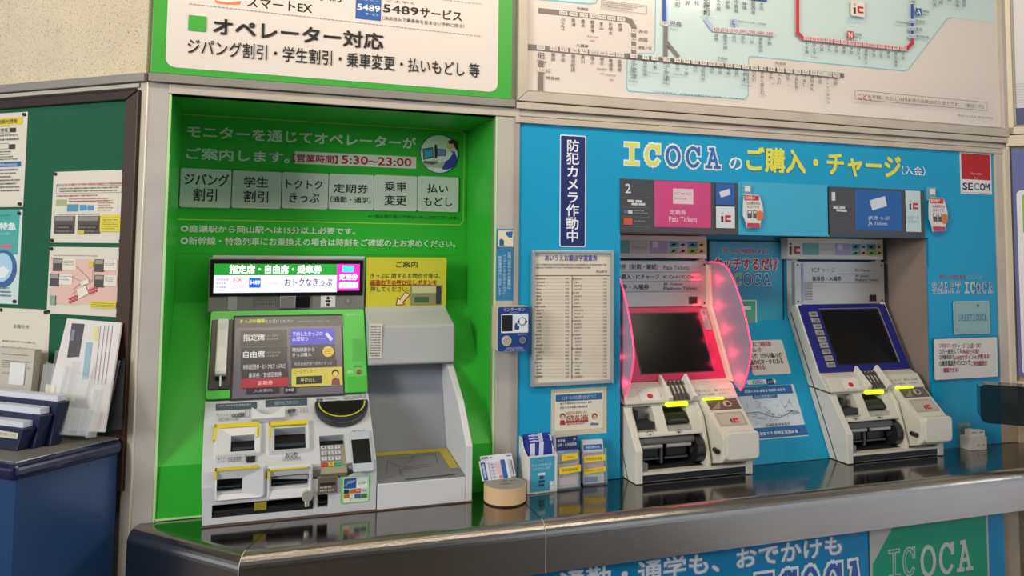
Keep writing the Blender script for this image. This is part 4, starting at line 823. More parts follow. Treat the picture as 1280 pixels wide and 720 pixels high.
# ------------------------------------------------------------------ the two short-distance ticket machines
CR = mat('#cfccc0', .42, noise=.03, nscale=8); CRD = mat('#a9a69b', .45); PAL = mat('#bcb9b6', .32, .55, noise=.05, nscale=6)
SIDE = mat('#d3d1c8', .45, noise=.08, nscale=9); INK = '#45434a'
def smooth(P, k):
    out = []
    for i in range(len(P)-1):
        p0, p1, p2, p3 = P[max(i-1, 0)], P[i], P[i+1], P[min(i+2, len(P)-1)]
        for j in range(k):
            t = j/k; out.append(tuple(.5*((2*b)+(-a+c)*t+(2*a-5*b+4*c-d)*t*t+(-a+3*b-3*c+d)*t**3) for a, b, c, d in zip(p0, p1, p2, p3)))
    return out+[P[-1]]
def machine(x0, bezc, label, wings, wide):
    Wd = .468; x1 = x0+Wd
    t = thing('ticket_machine', label, 'ticket machine', (x0+Wd/2, .1, .75))
    def P_(bb, name, bevel=0, parent=None): return bb.build(name, parent or t, bevel=bevel)
    side = [(.32, 1.612), (.215, 1.612), (.215, 1.50), (.198, 1.335), (.062, 1.062), (.012, 1.005), (-.088, .862), (-.088, .752), (.01, .752), (.249, 1.28), (.32, 1.28)]
    for a, b2 in ((x0-.001, x0+.026), (x1-.026, x1+.001)):
        bb = MB(); bb.prof(a, b2, side, SIDE); P_(bb, 'side_cheek', .003)
    if True:   # hinge line on the visible side
        gside = Frame((x0-.001, 0, 0), (0, -1, 0), Z); pr = Print(gside.off(.0003)) if False else None
        bb = MB(); bb.prof(x0-.0016, x0+.0005, [(.20, 1.018), (.20, 1.012), (.0, .998), (.0, 1.004)], mat('#4a463f', .6)); bb.prof(x0-.0018, x0+.0005, [(.232, 1.30), (.226, 1.30), (-.03, .755), (-.024, .755)], mat('#5a564e', .6)); P_(bb, 'side_seam')
    # lit card strip and aluminium caption panel
    fs = FY(.2); bb = MB(); bb.box(fs, x0-.035 if not wide else x0-.12, 1.522, x1+.0, 1.612, -.05, 0, OFFW); st = P_(bb, 'card_strip', .003)
    pr = Print(fs); a = x0+.0; cs = ['#62a8a5', '#c4c4c0', '#a99cc4']
    zz0, zz1 = 1.540, 1.590
    if not wide: pr.n += 0; u = x0-.028; pr.uvtext('i', u, zz0, u+.014, zz1, '#4a3a36', .03); pr.uvpoly([(u+.022, zz0+.004), (u+.055, zz0+.004), (u+.055, zz0+.014), (u+.036, zz0+.014), (u+.036, zz0+.026), (u+.055, zz0+.026), (u+.055, zz0+.036), (u+.022, zz0+.036)], '#b32a3e')
    for i, c in enumerate(cs):
        w = .082; u = x0+.040+i*(w+.003); pr.uvpoly([(u, zz0), (u+w, zz0), (u+w, zz1), (u, zz1)], c)
    u = x0+.040+.085; pr.uvtext('RailCard', u+.01, zz0+.018, u+.07, zz0+.030, '#8a8c8c'); u += .085; pr.uvpoly([(u+.012, zz0+.024), (u+.036, zz0+.024), (u+.036, zz1-.004), (u+.012, zz1-.004)], '#d6d0e4')
    cs2 = ['#8fb09a', '#c9a9a9', '#7fae3e', '#b5ad6a', '#3f8f9c', '#9cbcd4', '#4f7fa8', '#c2bd88']
    for i in range(4):
        for j in range(2):
            u = x0+.297+i*.042; v = zz0+j*.026; pr.uvpoly([(u, v), (u+.039, v), (u+.039, v+.023), (u, v+.023)], cs2[i+4*j]); pr.n -= pr.step
            pr.uvpoly([(u+.006, v+.006), (u+.03, v+.009), (u+.02, v+.017)], cs2[(i+4*j+3) % 8])
    pr.build(st, 'card_pictures')
    bb = MB(); xl = x0-.12 if wide else x0-.003; bb.box(fs, xl, 1.331, x1, 1.513, -.02, .002, PAL); cp_ = P_(bb, 'caption_panel', .002)
    pr = Print(fs.off(.002)); TXc = '#4a484c'
    if wide:
        def L(s, a, b2, z0, z1, bo=.01): pr.uvtext(s, x0+a, z0, x0+b2, z1, TXc, bo)
        L('定期券（新規・継続）', .040, .245, 1.478, 1.499, .015); L('Pass Tickets', .27, .385, 1.478, 1.494); L('ICOCA購入・ICチャージ', .022, .250, 1.440, 1.459, .015); L('IC Card / IC Charge', .27, .43, 1.440, 1.455)
        L('乗車券・入場券', .040, .205, 1.400, 1.420, .02); L('JR Tickets', .27, .355, 1.413, 1.425); L('Platform Tickets', .27, .42, 1.397, 1.410)
        for z in (1.467, 1.430, 1.391): pr.uvpoly([(xl, z), (x1-.03, z), (x1-.03, z+.0016), (xl, z+.0016)], '#77757a')
    else:
        def L(s, a, b2, z0, z1, bo=.01): pr.uvtext(s, x0+a, z0, x0+b2, z1, TXc, bo)
        L('ICチャージ', .085, .205, 1.467, 1.487, .005); L('IC Charge', .31, .392, 1.468, 1.481); L('乗車券・入場券', .085, .235, 1.430, 1.450, .02); L('JR Tickets', .31, .385, 1.444, 1.456); L('Platform Tickets', .31, .435, 1.428, 1.440)
        for z in (1.459, 1.422): pr.uvpoly([(x0+.08, z), (x0+.43, z), (x0+.43, z+.0014), (x0+.08, z+.0014)], '#77757a')
        pr.uvpoly([(x0+.030, 1.345), (x0+.040, 1.345), (x0+.040, 1.505), (x0+.030, 1.505)], '#8fa3c4')
        for i in range(7):
            for j in range(12): pr.n -= pr.step; pr.uvpoly([(x0+.045+i*.006, 1.352+j*.0065), (x0+.048+i*.006, 1.352+j*.0065), (x0+.048+i*.006, 1.355+j*.0065), (x0+.045+i*.006, 1.355+j*.0065)], '#6a696e')
    for z in (1.345, 1.497):
        pr.uvpoly([(x0+.012+math.cos(i)*.004, z+math.sin(i)*.005) for i in range(6)], '#3a3836'); pr.uvpoly([(x1-.015+math.cos(i)*.004, z+math.sin(i)*.005) for i in range(6)], '#3a3836')
    pr.uvpoly([(x1-.085, 1.342), (x1-.048, 1.342), (x1-.048, 1.370), (x1-.085, 1.370)], '#14120f'); pr.build(cp_, 'lettering')
    # slanted screen
    fz_ = FS((.2, 1.330), (.066, 1.068)); ln = math.hypot(.134, .262)
    bb = MB(); bb.box(fz_, x0+.004, 0, x1-.002, ln, -.02, .004, mat(bezc, .35)); bz = P_(bb, 'screen_bezel', .003)
    sx0, sx1 = (x0+.105, x0+.415)
    bb = MB(); bb.box(fz_, sx0, .028, sx1, ln-.025, 0, .0052, BLACK); bb.box(fz_, sx0+.006, .032, sx1-.008, ln-.030, .0052, .0056, GLASSK); P_(bb, 'screen', .001, bz)
    if not wide:
        bb = MB(); bb.box(fz_, sx1+.001, .03, sx1+.005, ln-.022, .004, .007, mat('#c3c5cc', .2, .8)); bb.box(fz_, sx0+.0, ln-.022, sx1, ln-.0195, .004, .006, mat('#c3c5cc', .2, .8)); P_(bb, 'screen_trim', 0, bz)
        for i, s in enumerate(('1', '2', '3', '500', '1000', '5000', '呼', '訂正', '取消')):
            v = ln-.045-i*.0272; bb = MB(); bb.box(fz_, x0+.048, v-.011, x0+.088, v+.011, .004, .009, mat('#a5a39e', .3, .3)); o = P_(bb, 'side_key', .001, bz)
            pp = Print(fz_.off(.0092)); pp.uvtext(s, x0+.056, v-.004, x0+.080, v+.004, '#3f3d40', .01); pp.build(o, 'lettering')
    else:
        bb = MB(); bb.box(fz_, x1-.042, ln-.100, x1-.012, ln-.012, .002, .007, mat('#b8aeb0', .15, .5)); P_(bb, 'sensor_window', .001, bz)
        pr = Print(fz_.off(.0072)); u = x1-.027; pr.uvpoly([(u+.008*math.cos(i*.5), ln-.03+.008*math.sin(i*.5)) for i in range(13)], '#8a8084'); pr.build(bz, 'sensor_lens')
    # ledge with funnel
    bb = MB(); bb.prof(x0+.002, x1-.002, [(.20, 1.068), (.066, 1.068), (.028, 1.055), (-.006, 1.012), (-.006, 1.004), (.20, 1.004)], CR); ld = P_(bb, 'ledge', .003)
    fl = FS((.028, 1.055), (-.006, 1.012)); ll = math.hypot(.034, .043); pr = Print(fl)
    pr.uvpoly([(x0+.062, .004), (x0+.145, .004), (x0+.145, ll-.004), (x0+.062, ll-.004)], '#dcd9d0'); pr.uvline([(x0+.062, .004), (x0+.062, ll-.004), (x0+.10, ll-.004)], .001, '#8a8880')
    pr.uvpoly([(x0+.105+.012*math.cos(i*.45), .021+.010*math.sin(i*.45)) for i in range(14)], '#c2202a'); pr.uvpoly([(x0+.148+.002*math.cos(i), .02+.002*math.sin(i)) for i in range(6)], '#3a3a3a')
    pr.uvtext('呼出', x0+.066, ll-.016, x0+.078, ll-.010, '#6a6866')
    for i in range(8): pr.uvtext('CALL 5 ABC'[i % 5:i % 5+3], x0+.288+i*.019+(.012 if i > 3 else 0), .026, x0+.301+i*.019+(.012 if i > 3 else 0), .034, '#5a6a8a', .01)
    pr.uvtext('おつり返却', x0+.30, .010, x0+.37, .018, '#5a6a8a', .01); pr.uvtext('とりけし', x0+.39, .010, x0+.44, .018, '#5a6a8a', .01); pr.build(ld, 'lettering')
    bb = MB(); fx0, fx1 = x0+.185, x0+.265
    bb.prof(fx0, fx1, [(.05, 1.066), (.046, 1.068), (-.0105, 1.012), (-.006, 1.008), (.02, 1.03)], mat('#6b6a68', .45)); P_(bb, 'coin_chute', .001, ld)
    for i in range(4):
        bb = MB(); w0 = fx0+.012+i*.017; bb.prof(w0, w0+.006, [(.046, 1.069), (-.011, 1.013), (-.014, 1.017), (.042, 1.074)], mat('#4a4947', .4)); P_(bb, 'chute_rib', 0, ld)
    for a, b2, sl in ((fx0-.018, fx0+.004, 1), (fx1-.004, fx1+.018, -1)):
        bb = MB(); lo = [(a, .062, 1.066), (b2, .062, 1.066), (b2, -.010, 1.008), (a, -.010, 1.008)]
        c0 = .0 if sl > 0 else .012; hi = [(a+c0, .052, 1.094), (b2-.012+c0, .052, 1.094), (b2-.006+c0*.5, -.024, 1.026), (a+c0*.5, -.024, 1.026)]
        bb.prism(lo, hi, mat('#dcd9d2', .4)); P_(bb, 'chute_fin', .001, ld)
    # lower front: pocketed block
    m0, m1 = x0+.026, x0+.292
    bb = MB(); bb.prof(m0, m1, [(.12, 1.003), (.008, 1.003), (-.050, .905), (-.050, .898), (.12, .898)], CR); blk = P_(bb, 'slot_block', .002)
    ct = MB(); fq = FY(0)
    ct.box(fq, x0+.030, .915, x0+.108, .995, -.04, .1, BLACK); ct.box(fq, x0+.150, .912, x0+.246, .992, -.05, .1, BLACK); cut(blk, ct)
    bb = MB(); bb.box(fq, x0+.028, .918, x0+.106, .945, -.03, .028, mat('#1d1c1c', .35)); bb.box(fq, x0+.028, .918, x0+.046, .985, -.03, .020, BLACK); P_(bb, 'ticket_mouth', .004, blk)
    bb = MB(); bb.box(fq, x0+.036, .913, x0+.104, .920, -.03, .040, mat('#9c9990', .35, .4)); P_(bb, 'mouth_lip', .001, blk)
    bb = MB(); bb.prof(x0+.152, x0+.244, [(.04, .978), (-.005, .968), (-.030, .945), (-.030, .935), (.04, .930)], mat('#1a1b18', .3)); bb.box(fq, x0+.165, .944, x0+.230, .950, .024, .034, mat('#3d4a2e', .4)); P_(bb, 'bill_mouth', .004, blk)
    bb = MB(); bb.box(fq, x0+.152, .912, x0+.244, .930, -.03, .042, mat('#b1aea4', .35, .3)); P_(bb, 'mouth_lip', .001, blk)
    pr = Print(fq.off(.046)); fcap = FS((.008, 1.003), (-.050, .905)); pr = Print(fcap)
    for u in (x0+.075, x0+.19):
        pr.uvline([(u-.010, .004), (u+.012, .004), (u+.012, .012), (u-.010, .012), (u-.010, .004)], .0012, '#4a4844'); pr.uvpoly([(u, -.002), (u+.006, .006), (u-.006, .006)], '#2a2826')
    pr.build(blk, 'icons')
    YL = mat('#d8f01e', .35, emit=1.2)
    bb = MB(); bb.rbox(fq, x0+.160, .990, x0+.250, 1.006, .004, .012, .006, YL); P_(bb, 'lit_guide_lamp', .001, t)
    bb = MB(); bb.rbox(fq, x0+.312, 1.006, x0+.400, 1.013, .004, .016, .003, YL); P_(bb, 'lit_guide_lamp', .001, t)
    # dark outlet bay
    GM = mat('#55565a', .4, .3); bb = MB()
    bb.prof(m0, x0+.30, [(.10, .90), (.06, .90), (.03, .80), (-.075, .785), (-.075, .775), (.10, .775)], mat('#2b2b2d', .4)); P_(bb, 'outlet_bay', .001)
    bb = MB(); bb.prof(m0, x0+.255, [(.05, .898), (-.040, .898), (-.052, .880), (-.052, .872), (.0, .872), (.05, .885)], GM); P_(bb, 'outlet_cover', .002)
    for a, b2 in ((x0+.036, x0+.118), (x0+.136, x0+.232)):
        bb = MB(); bb.cyl((a, -.055, .866), (b2, -.055, .866), .007, mat('#a9a8a6', .25, .6), 12); P_(bb, 'roller_bar')
        bb = MB(); bb.box(fq, a+.010, .822, b2, .853, -.03, .030, BLACK); bb.box(fq, a+.005, .814, b2+.004, .822, -.03, .034, GM); P_(bb, 'outlet_slot', .003)
    bb = MB(); bb.box(fq, x0+.122, .80, x0+.132, .866, -.03, .038, GM); bb.box(fq, m0+.002, .783, x0+.055, .815, -.06, .072, mat('#77787c', .4)); P_(bb, 'bay_divider', .003)
    bb = MB(); bb.cyl((x0+.252, -.028, .842), (x0+.282, -.028, .842), .048, mat('#232326', .3), 24); bb.cyl((x0+.250, -.028, .842), (x0+.284, -.028, .842), .013, mat('#8a8886', .25, .8), 16); P_(bb, 'coin_wheel', .001)
    # reader housing and divider
    bb = MB(); bb.prof(x0+.286, x0+.302, [(.05, 1.012), (.010, 1.012), (-.035, .955), (-.082, .80), (-.082, .786), (.05, .786)], CR); P_(bb, 'divider', .004)
    rp = [(.06, 1.008), (.004, 1.012), (-.112, .912), (-.126, .892), (-.126, .822), (-.112, .806), (-.070, .796), (.06, .790)]
    bb = MB(); xa, xb = x0+.302, x1+.001
    inx = [0.0, 0.0, .018, .024, .024, .018, .0, .0]
    bb.prism([(xa+d, y, z) for (y, z), d in zip(rp, inx)][::-1], [(xb-d*.25, y, z) for (y, z), d in zip(rp, inx)][::-1], CR); rd = P_(bb, 'reader_housing', .006)
    fr_ = FS((.004, 1.012), (-.112, .912)); rl = math.hypot(.116, .100)
    bb = MB(); bb.box(fr_, xa+.026, rl-.058, xb-.012, rl-.010, -.004, .002, mat('#5a524a', .3)); P_(bb, 'hand_display', .001, rd)
    pr = Print(fr_.off(.0022)); pr.uvpoly([(xa+.03, rl-.055), (xa+.065, rl-.055), (xa+.08, rl-.02)], '#8a8074'); u = xa+.105
    pr.uvpoly([(u+.018*math.cos(i*.4), rl-.034+.014*math.sin(i*.4)) for i in range(16)], '#b5aea4'); pr.uvpoly([(u-.006, rl-.044), (u+.010, rl-.040), (u+.012, rl-.030), (u-.004, rl-.026)], '#3a342e'); pr.build(rd, 'hand_icon')
    bb = MB(); bb.box(fr_, xa+.030, .024, xb-.022, rl-.070, -.002, .003, mat('#b5b0a6', .4)); P_(bb, 'card_pad', .001, rd)
    pr = Print(fr_.off(.0032)); u = xa+.080; pr.uvline([(xa+.034, .028), (xb-.026, .028), (xb-.026, rl-.074), (xa+.034, rl-.074), (xa+.034, .028)], .001, '#77726a')
    pr.uvpoly([(u, .034), (u+.007, .034), (u+.007, .052), (u, .052)], '#9a2430'); pr.uvpoly([(u+.011, .034), (u+.034, .034), (u+.034, .040), (u+.019, .040), (u+.019, .046), (u+.034, .046), (u+.034, .054), (u+.011, .054)], '#c2202e'); pr.build(rd, 'card_symbol')
    bb = MB(); bb.rbox(FY(-.126), xa+.028, .818, xb-.004, .915, -.02, .010, .016, mat('#d4d1c8', .4)); P_(bb, 'reader_cover', .005, rd)
    bb = MB(); bb.cyl((xa+.014, -.080, .846), (xa+.004, -.112, .846), .009, mat('#2c2b2a', .3, .4), 16); P_(bb, 'lock', 0, rd)
    # base
    bb = MB(); bb.prof(x0+.026, x1-.026, [(.05, .788), (-.088, .788), (-.088, .780), (-.078, .780), (-.078, .7535), (.05, .7535)], CR); bs = P_(bb, 'base', .001)
    bb = MB(); bb.box(FY(-.0785), x0+.027, .757, x1-.027, .778, 0, .004, mat('#14161f', .3)); P_(bb, 'base_strip', 0, bs)
    if wings:
        PK = mat('#a597ad', .45, alpha=.90, spec=.3); ED = mat('#ff2a5a', .4, emit=2.6)
        curve = [(.222, 1.506), (.156, 1.508), (.09, 1.496), (.043, 1.458), (-.012, 1.37), (-.051, 1.284), (-.074, 1.199), (-.063, 1.139), (-.033, 1.068), (-.005, 1.034)]
        curve = smooth(curve, 4); outl = curve+[(.062, 1.070), (.2, 1.335)]; NC = len(curve)
        if False: pass
        for xx in (x0-.004, x1+.006):
            bb = MB(); bb.prof(xx, xx+.006, outl, PK); wg = P_(bb, 'side_wing')
            bb = MB()
            for (ya, za), (yb, zb) in zip(outl[:NC-1], outl[1:NC]): bb.cyl((xx+.003, ya, za), (xx+.003, yb, zb), .0026, ED, 6)
            P_(bb, 'glowing_edge', 0, wg)
            d_ = -1 if xx > x0 else 1; xm = xx-.012 if xx > x0 else xx+.006
            bb = MB(); bb.prof(xm, xm+.012, [(.20, 1.50), (.178, 1.498), (.168, 1.335), (.030, 1.062), (.066, 1.062), (.2, 1.325)], mat('#d8d0bf', .4)); P_(bb, 'wing_mount', .002, wg)
            for k_ in range(5):
                t_ = (k_+.3)/4.6; ly, lz = (.165, 1.47-.5*t_) if t_ < .28 else (.165-.150*(t_-.28)/.72, 1.335-.285*(t_-.28)/.72)
                l = bpy.data.lights.new('wing_led', 'POINT'); l.shadow_soft_size = .006; l.energy = .08; l.color = (1, .04, .09)
                lo = link(bpy.data.objects.new('wing_led', l)); lo.location = ((xx-.022) if xx > x0 else (xx-.014), ly-.030, lz+.005)
    return t
machine(1.258, '#c22a5e', 'cream ticket machine with a pink screen surround and glowing pink side wings', True, True)
machine(2.151, '#161a78', 'cream ticket machine with a navy screen surround and a column of keys', False, False)

# ------------------------------------------------------------------ between the machines
fm_ = FY(.25); fsl = FS((.25, 1.28), (.012, .75))
t = thing('touch_card_poster', 'blue framed poster with red slogan between the two cream ticket machines', 'poster', (1.95, .25, 1.29))
(u0, v0), (u1, v1) = fm_.uv(885.5, 425), fm_.uv(978, 301)
bb = MB(); bb.box(fm_, u0, v0, u1, v1, 0, .006, mat('#23282e', .4)); bb.build('frame', t, bevel=.001)
bb = MB(); bb.box(fm_, u0+.008, v0+.008, u1-.008, v1-.008, .0, .0066, mat('#2ba3c4', .3, bump=.3, bscale=7)); bb.build('sheet', t)
pr = Print(fm_.off(.0068)); 
pr.text('きっぷを買わずに', 902.5, 309.5, 961, 318, '#e3dfe6', .06); pr.text('きっぷを買わずに', 903, 310, 960.5, 317.5, '#b31a3e', .025)
pr.text('タッチするだけ', 891, 321, 973.5, 339, '#e6e2ea', .08); pr.text('タッチするだけ', 892, 322, 972.5, 338, '#bd1836', .035)
pr.slab('ICOCA', 903, 343, 964.5, 355.5, [mat('#a8c45a', .4), mat('#a8c45a', .4), mat('#2a6bb0', .4), mat('#2a6bb0', .4), mat('#2a6bb0', .4)], .006, mat('#cfe3ea', .4), .003, gap=.28)
pr.rect(917, 375, 945.5, 413, '#dfe6e2', .006); pr.rect(918.5, 376.5, 944, 411.5, '#4fae90', .005); pr.rect(924, 383, 938, 387, '#dfe6e2'); pr.line([(910, 413.5), (972, 411)], .002, '#dfe6e2')
pr.build(t, 'lettering')
def slopesheet(name, label, cat, a, b_, col, r=0):
    return panel_thing(name, label, cat, fsl, a, b_, 0, .0015, col, r=r, part='sheet')
t = slopesheet('usage_notice', 'white notice with red and black lines below the poster with the red slogan', 'notice', (930, 426), (989, 467), mat('#d9d6d2', .45), .008)
pr = Print(fsl.off(.0017))
for i, (s, x0_, x1_, c) in enumerate((('スムーズにご利用可能！', 929, 965, '#b31a3e'), ('改札もスムーズ！', 931, 952, '#3a3a3e'), ('小銭いらず！（だから小銭いらず）', 929, 978, '#3a3a3e'), ('全国のICマークのある', 931, 979.5, '#3a3a3e'), ('お店で使える！', 933, 958, '#b31a3e'))):
    y = 430+i*7.3; pr.text(s, x0_, y-2.3, x1_, y+2.8, c, .015)
pr.build(t, 'lettering')
t = thing('card_name_label', 'small white rounded label above the area map between the machines', 'label', fsl.p(*fsl.uv(952, 480), 0)); bb = MB(); (u0, v0), (u1, v1) = fsl.uv(934, 481), fsl.uv(969, 473.5); bb.rbox(fsl, u0, v0, u1, v1, 0, .001, .01, mat('#dfe6ea', .4)); bb.build('film', t)
pr = Print(fsl.off(.0012)); pr.rect(957, 474, 968, 480.3, '#1d3f8c', .006); pr.text('ICOCA', 940, 475.5, 955, 479.3, '#2a6bb0', .03); pr.text('エリア', 959, 475.8, 966.5, 479, '#dfe6ea', .01); pr.build(t, 'lettering')
t = slopesheet('area_map', 'white area map with a blue band leaning between the machines', 'map', (917, 484.5), (1010, 545), mat('#cfdbe6', .4), 0)
pr = Print(fsl.off(.0017)); pr.rect(917, 484.8, 991.5, 491.5, '#2368a8'); pr.rect(915, 537.5, 1010, 543.5, '#2368a8'); pr.greek(930, 486, 984, 490, 1, '#cfe0ee', seed=3); pr.greek(935, 539, 1004, 542.5, 1, '#cfe0ee', seed=4)
pr.rect(940, 493.5, 972, 497, '#2368a8', .003); pr.text('ICOCAご利用可能エリア', 943, 494.3, 969, 496.4, '#dfe6ea')
rnd = random.Random(3); base = [(930, 517), (948, 515), (962, 520), (975, 522), (990, 514), (1000, 516)]
pr.line(base, .002, '#5a6472')
for i in range(34):
    x = 928+rnd.random()*62; y = 501+rnd.random()*28; dx, dy = rnd.choice(((4, 0), (0, 5), (3, 3), (-3, 4), (5, -1)))
    pr.n -= pr.step*.6; pr.line([(x, y), (x+dx, y+dy)], .0012, rnd.choice(['#5a6472', '#7a8494', '#4a5460']))
pr.line([(975, 500), (981, 511), (986, 499), (990, 509)], .0012, '#9a7aa0'); pr.greek(956, 528, 992, 533, 1, '#5a6472', seed=9); pr.greek(985, 512, 1000, 518, 2, '#7a8494', seed=10)
pr.build(t, 'map_print')

# ------------------------------------------------------------------ poster at the right end of the blue wall
t = thing('points_card_poster', 'blue poster with outlined lettering and a white text box below the red square sticker', 'poster', ff.p(2.85, ff.uv(1200, 471)[1], 0))
(u0, v0), (u1, v1) = ff.uv(1160, 478), ff.uv(1249, 335); bb = MB(); bb.box(ff, u0+.012, v0, 3.026, v1, 0, .001, BLUE); bb.build('sheet', t)
pr = Print(ff.off(.0012)); pr.text('ポイントがたまる', 1174, 343, 1207, 349, '#b3203e', .025); pr.text('ICOCA', 1208, 343.5, 1228, 349, '#7fa8b8', .02)
nv = mat('#1d4a8c', .4); pr.slab('SMART', 1164, 353.5, 1201, 365, [nv], .0032, mat('#d5e3ea', .4), .0026, gap=.34)
pr.slab('ICOCA', 1204, 353.5, 1241, 365, [mat('#b9c46a', .4), mat('#b9c46a', .4), nv, nv, nv], .0032, mat('#d5e3ea', .4), .0026, gap=.34)
pr.rect(1190, 376.5, 1236.5, 416.5, '#b9d2d2', .008); pr.rect(1191.3, 377.5, 1235.3, 415.5, '#8fb5b8', .007); pr.slab('SMARTICOCA', 1196, 393, 1232, 400, [mat('#4a7fa0', .4)], .003, None, 0, gap=.3); pr.line([(1193, 411), (1199, 415)], .001, '#4a7fa0')
pr.ell(1221, 382, 1.5, '#4a7fa0'); pr.frame(1191.3, 377.5, 1235.3, 415.5, .0012, '#6a98a0', .007)
pr.rect(1164.5, 423, 1246.5, 471, '#3a6a8a', .008); pr.rect(1165.3, 423.8, 1245.6, 470.3, '#dad7d4', .007)
for i, (s, k, x1_) in enumerate((('○現金なし', 'でチャージ（入金）OK！', 1224), ('○万一紛失しても', '再発行可能！', 1222), ('○列車利用で', 'J-WESTポイントが貯まる！', 1236), ('○携帯電話やパソコンで', 'ご利用履歴が', 1232))):
    y = 431.5+i*7.3; xm = 1172+(x1_-1172)*len(s)/(len(s)+len(k)); r0 = i == 0
    pr.text(s, 1172, y-2.6, xm, y+2.6, '#a82a44' if r0 else '#3a3a40', .015); pr.text(k, xm+.5, y-2.4, x1_, y+3, '#3a3a40' if r0 else '#a82a44', .015)
pr.text('確認できる！', 1177, 459.5, 1196, 464.5, '#b3203e', .02); pr.build(t, 'lettering')
# ------------------------------------------------------------------ steel counter
def cprof():          # (outward offset, z) section: flat top, rounded nose, upright fascia
    r = .040; P = [(.0, Z0), (.30, Z0)]
    for i in range(1, 9):
        a = math.radians(90-90*i/8); P.append((.30+r*math.cos(a), Z0-r+r*math.sin(a)))
    P += [(.34, .608), (.32, .604), (.32, .62)]
    return P
CTR = thing('counter', 'polished stainless steel counter with a rounded nose running below all the machines', 'counter', (1.4, -.17, .6))
OC = np.array([-.018, -.34]); K = np.array([.414, 1.0]); KE = np.array([.707, .707]); E0 = np.array([-.322, -.036])
def sect(name, A, B, m_top):
    P = cprof(); bb = MB()
    la = [(*A(n), z) for n, z in P]; lb = [(*B(n), z) for n, z in P]; k = len(P)
    for i in range(k-1):
        bb.add([la[i], lb[i], lb[i+1], la[i+1]], [(0, 1, 2, 3)], STEEL if i == 0 else BRUSH, 1 <= i <= 8)
    for L_, s in ((la, 1), (lb, -1)): bb.add(L_, [tuple(range(k))[::s]], BRUSH)
    return bb.build(name, CTR)
mit = lambda n: OC+(.34-n)*K
SX = .832
sect('counter_section', lambda n: E0+min(.34-n, .045)*KE if n > .1 else np.array([-.30, .0]), lambda n: mit(n)-np.array([.0015, 0]) if n > .1 else mit(0), None)
sect('counter_section', lambda n: mit(n)+np.array([.0008, 0]), lambda n: np.array([SX-.0012, -n]), None)
sect('counter_section', lambda n: np.array([SX+.0012, -n]), lambda n: np.array([3.105+n*1.105, -n]), None)
bb = MB()
for A in (lambda n: mit(n), lambda n: np.array([SX, -n])):
    P = cprof()[1:11]
    for (n0, z0), (n1, z1) in zip(P[:-1], P[1:]):
        a, b2 = A(n0+.0002), A(n1+.0002); w = .0011; bb.add([(a[0]-w, a[1], z0+.0006), (a[0]+w, a[1], z0+.0006), (b2[0]+w, b2[1], z1+.0006), (b2[0]-w, b2[1], z1+.0006)], [(0, 1, 2, 3)], mat('#c9c2b4', .5))
a, b2 = mit(0), mit(.30); bb2 = MB(); bb.build('seam_filler', CTR)
bb = MB(); bb.ext(FLOORF, [(-.27, -.01), (2.62, -.01), (2.62, -.285), (.01, -.285)], 0, .603, mat('#5f5a55', .6)); bb.build('counter_base', CTR)
# advertising panel under the counter
lf = FY(-.30); t = thing('counter_front_poster', 'long blue poster with white lettering and a green card picture under the counter', 'poster', (1.7, -.3, .1))
xr = lf.uv(1254, 680)[0]
bb = MB(); bb.box(lf, .66, .05, xr, .6065, -.012, .004, mat('#007cae', .35, bump=.08, bscale=6, spec=.3)); bb.build('sheet', t)
pr = Print(lf.off(.004)); pr.text('通勤・通学も、おでかけも', 697, 715, 1054, 694, '#5f86b5', .08); pr.n += .0003
pr.text('通勤・通学も、おでかけも', 699, 714, 1052, 693.5, '#d3dbe2', .03)
gx, gz = lf.uv(1084.5, 664); pr.slab('ICOCA', 940, 722, 1082, 757, [mat('#1f56a0', .4)], .016, mat('#d3dbe2', .4), .009, gap=.28)
gx1 = lf.uv(1231, 650)[0]; pr.uvpoly([(gx, .05), (gx1+.006, .05), (gx1+.006, .606), (gx, .606)], '#a7a8a3')
gu, gv_ = lf.uv(1087.5, 705); pr.uvpoly([(gu+.004, .05), (gx1-.002, .05), (gx1-.002, .606), (lf.uv(1116, 661)[0], .606), (gu+.004, gv_)], mat('#0a8a6c', .4, spec=.3))
pr.slab('IC', 1107, 690, 1145, 715.5, [mat('#0a8a6c', .4, spec=.3)], .006, mat('#9fb5ac', .4), .004, gap=.25); pr.slab('OCA', 1147, 685, 1216, 709, [mat('#a9b5ac', .4)], .014, None, 0, gap=.25)
pr.build(t, 'lettering')
b = MB(); b.box(FY(-.285), xr+.001, 0, xr+.10, .603, -.05, 0, mat('#978a78', .6, noise=.1, nscale=14)); struct(b.build('trim_13'))
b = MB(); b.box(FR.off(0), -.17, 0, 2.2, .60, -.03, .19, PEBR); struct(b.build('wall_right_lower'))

# ------------------------------------------------------------------ things on the steel counter
def on_top(name, label, cat, u, v, g=None): return thing(name, label, cat, (u, v, Z0+.0004), g)
WOOD = mat('#d9b78c', .5, noise=.06, nscale=20, stretch=(1, 1, .15))
t = on_top('drum_card_stand', 'round pale wooden drum with a grey printed top on the counter', 'stand', .778, -.112)
bb = MB(); bb.cyl((.778, -.112, Z0+.005), (.778, -.112, Z0+.056), .067, WOOD, 48); bb.build('drum', t)
bb = MB(); bb.cyl((.778, -.112, Z0+.0004), (.778, -.112, Z0+.005), .064, mat('#4a3426', .6), 40); bb.build('foot', t)
bb = MB(); bb.cyl((.778, -.112, Z0+.056), (.778, -.112, Z0+.0575), .0662, mat('#8f8d88', .5), 48); bb.build('top_plate', t)
tf = Frame((.778, -.112, Z0+.0577), X, (0, 1, 0)); pr = Print(tf); pr.greek(600, 600, 601, 601, 1, '#3a3836') if False else None
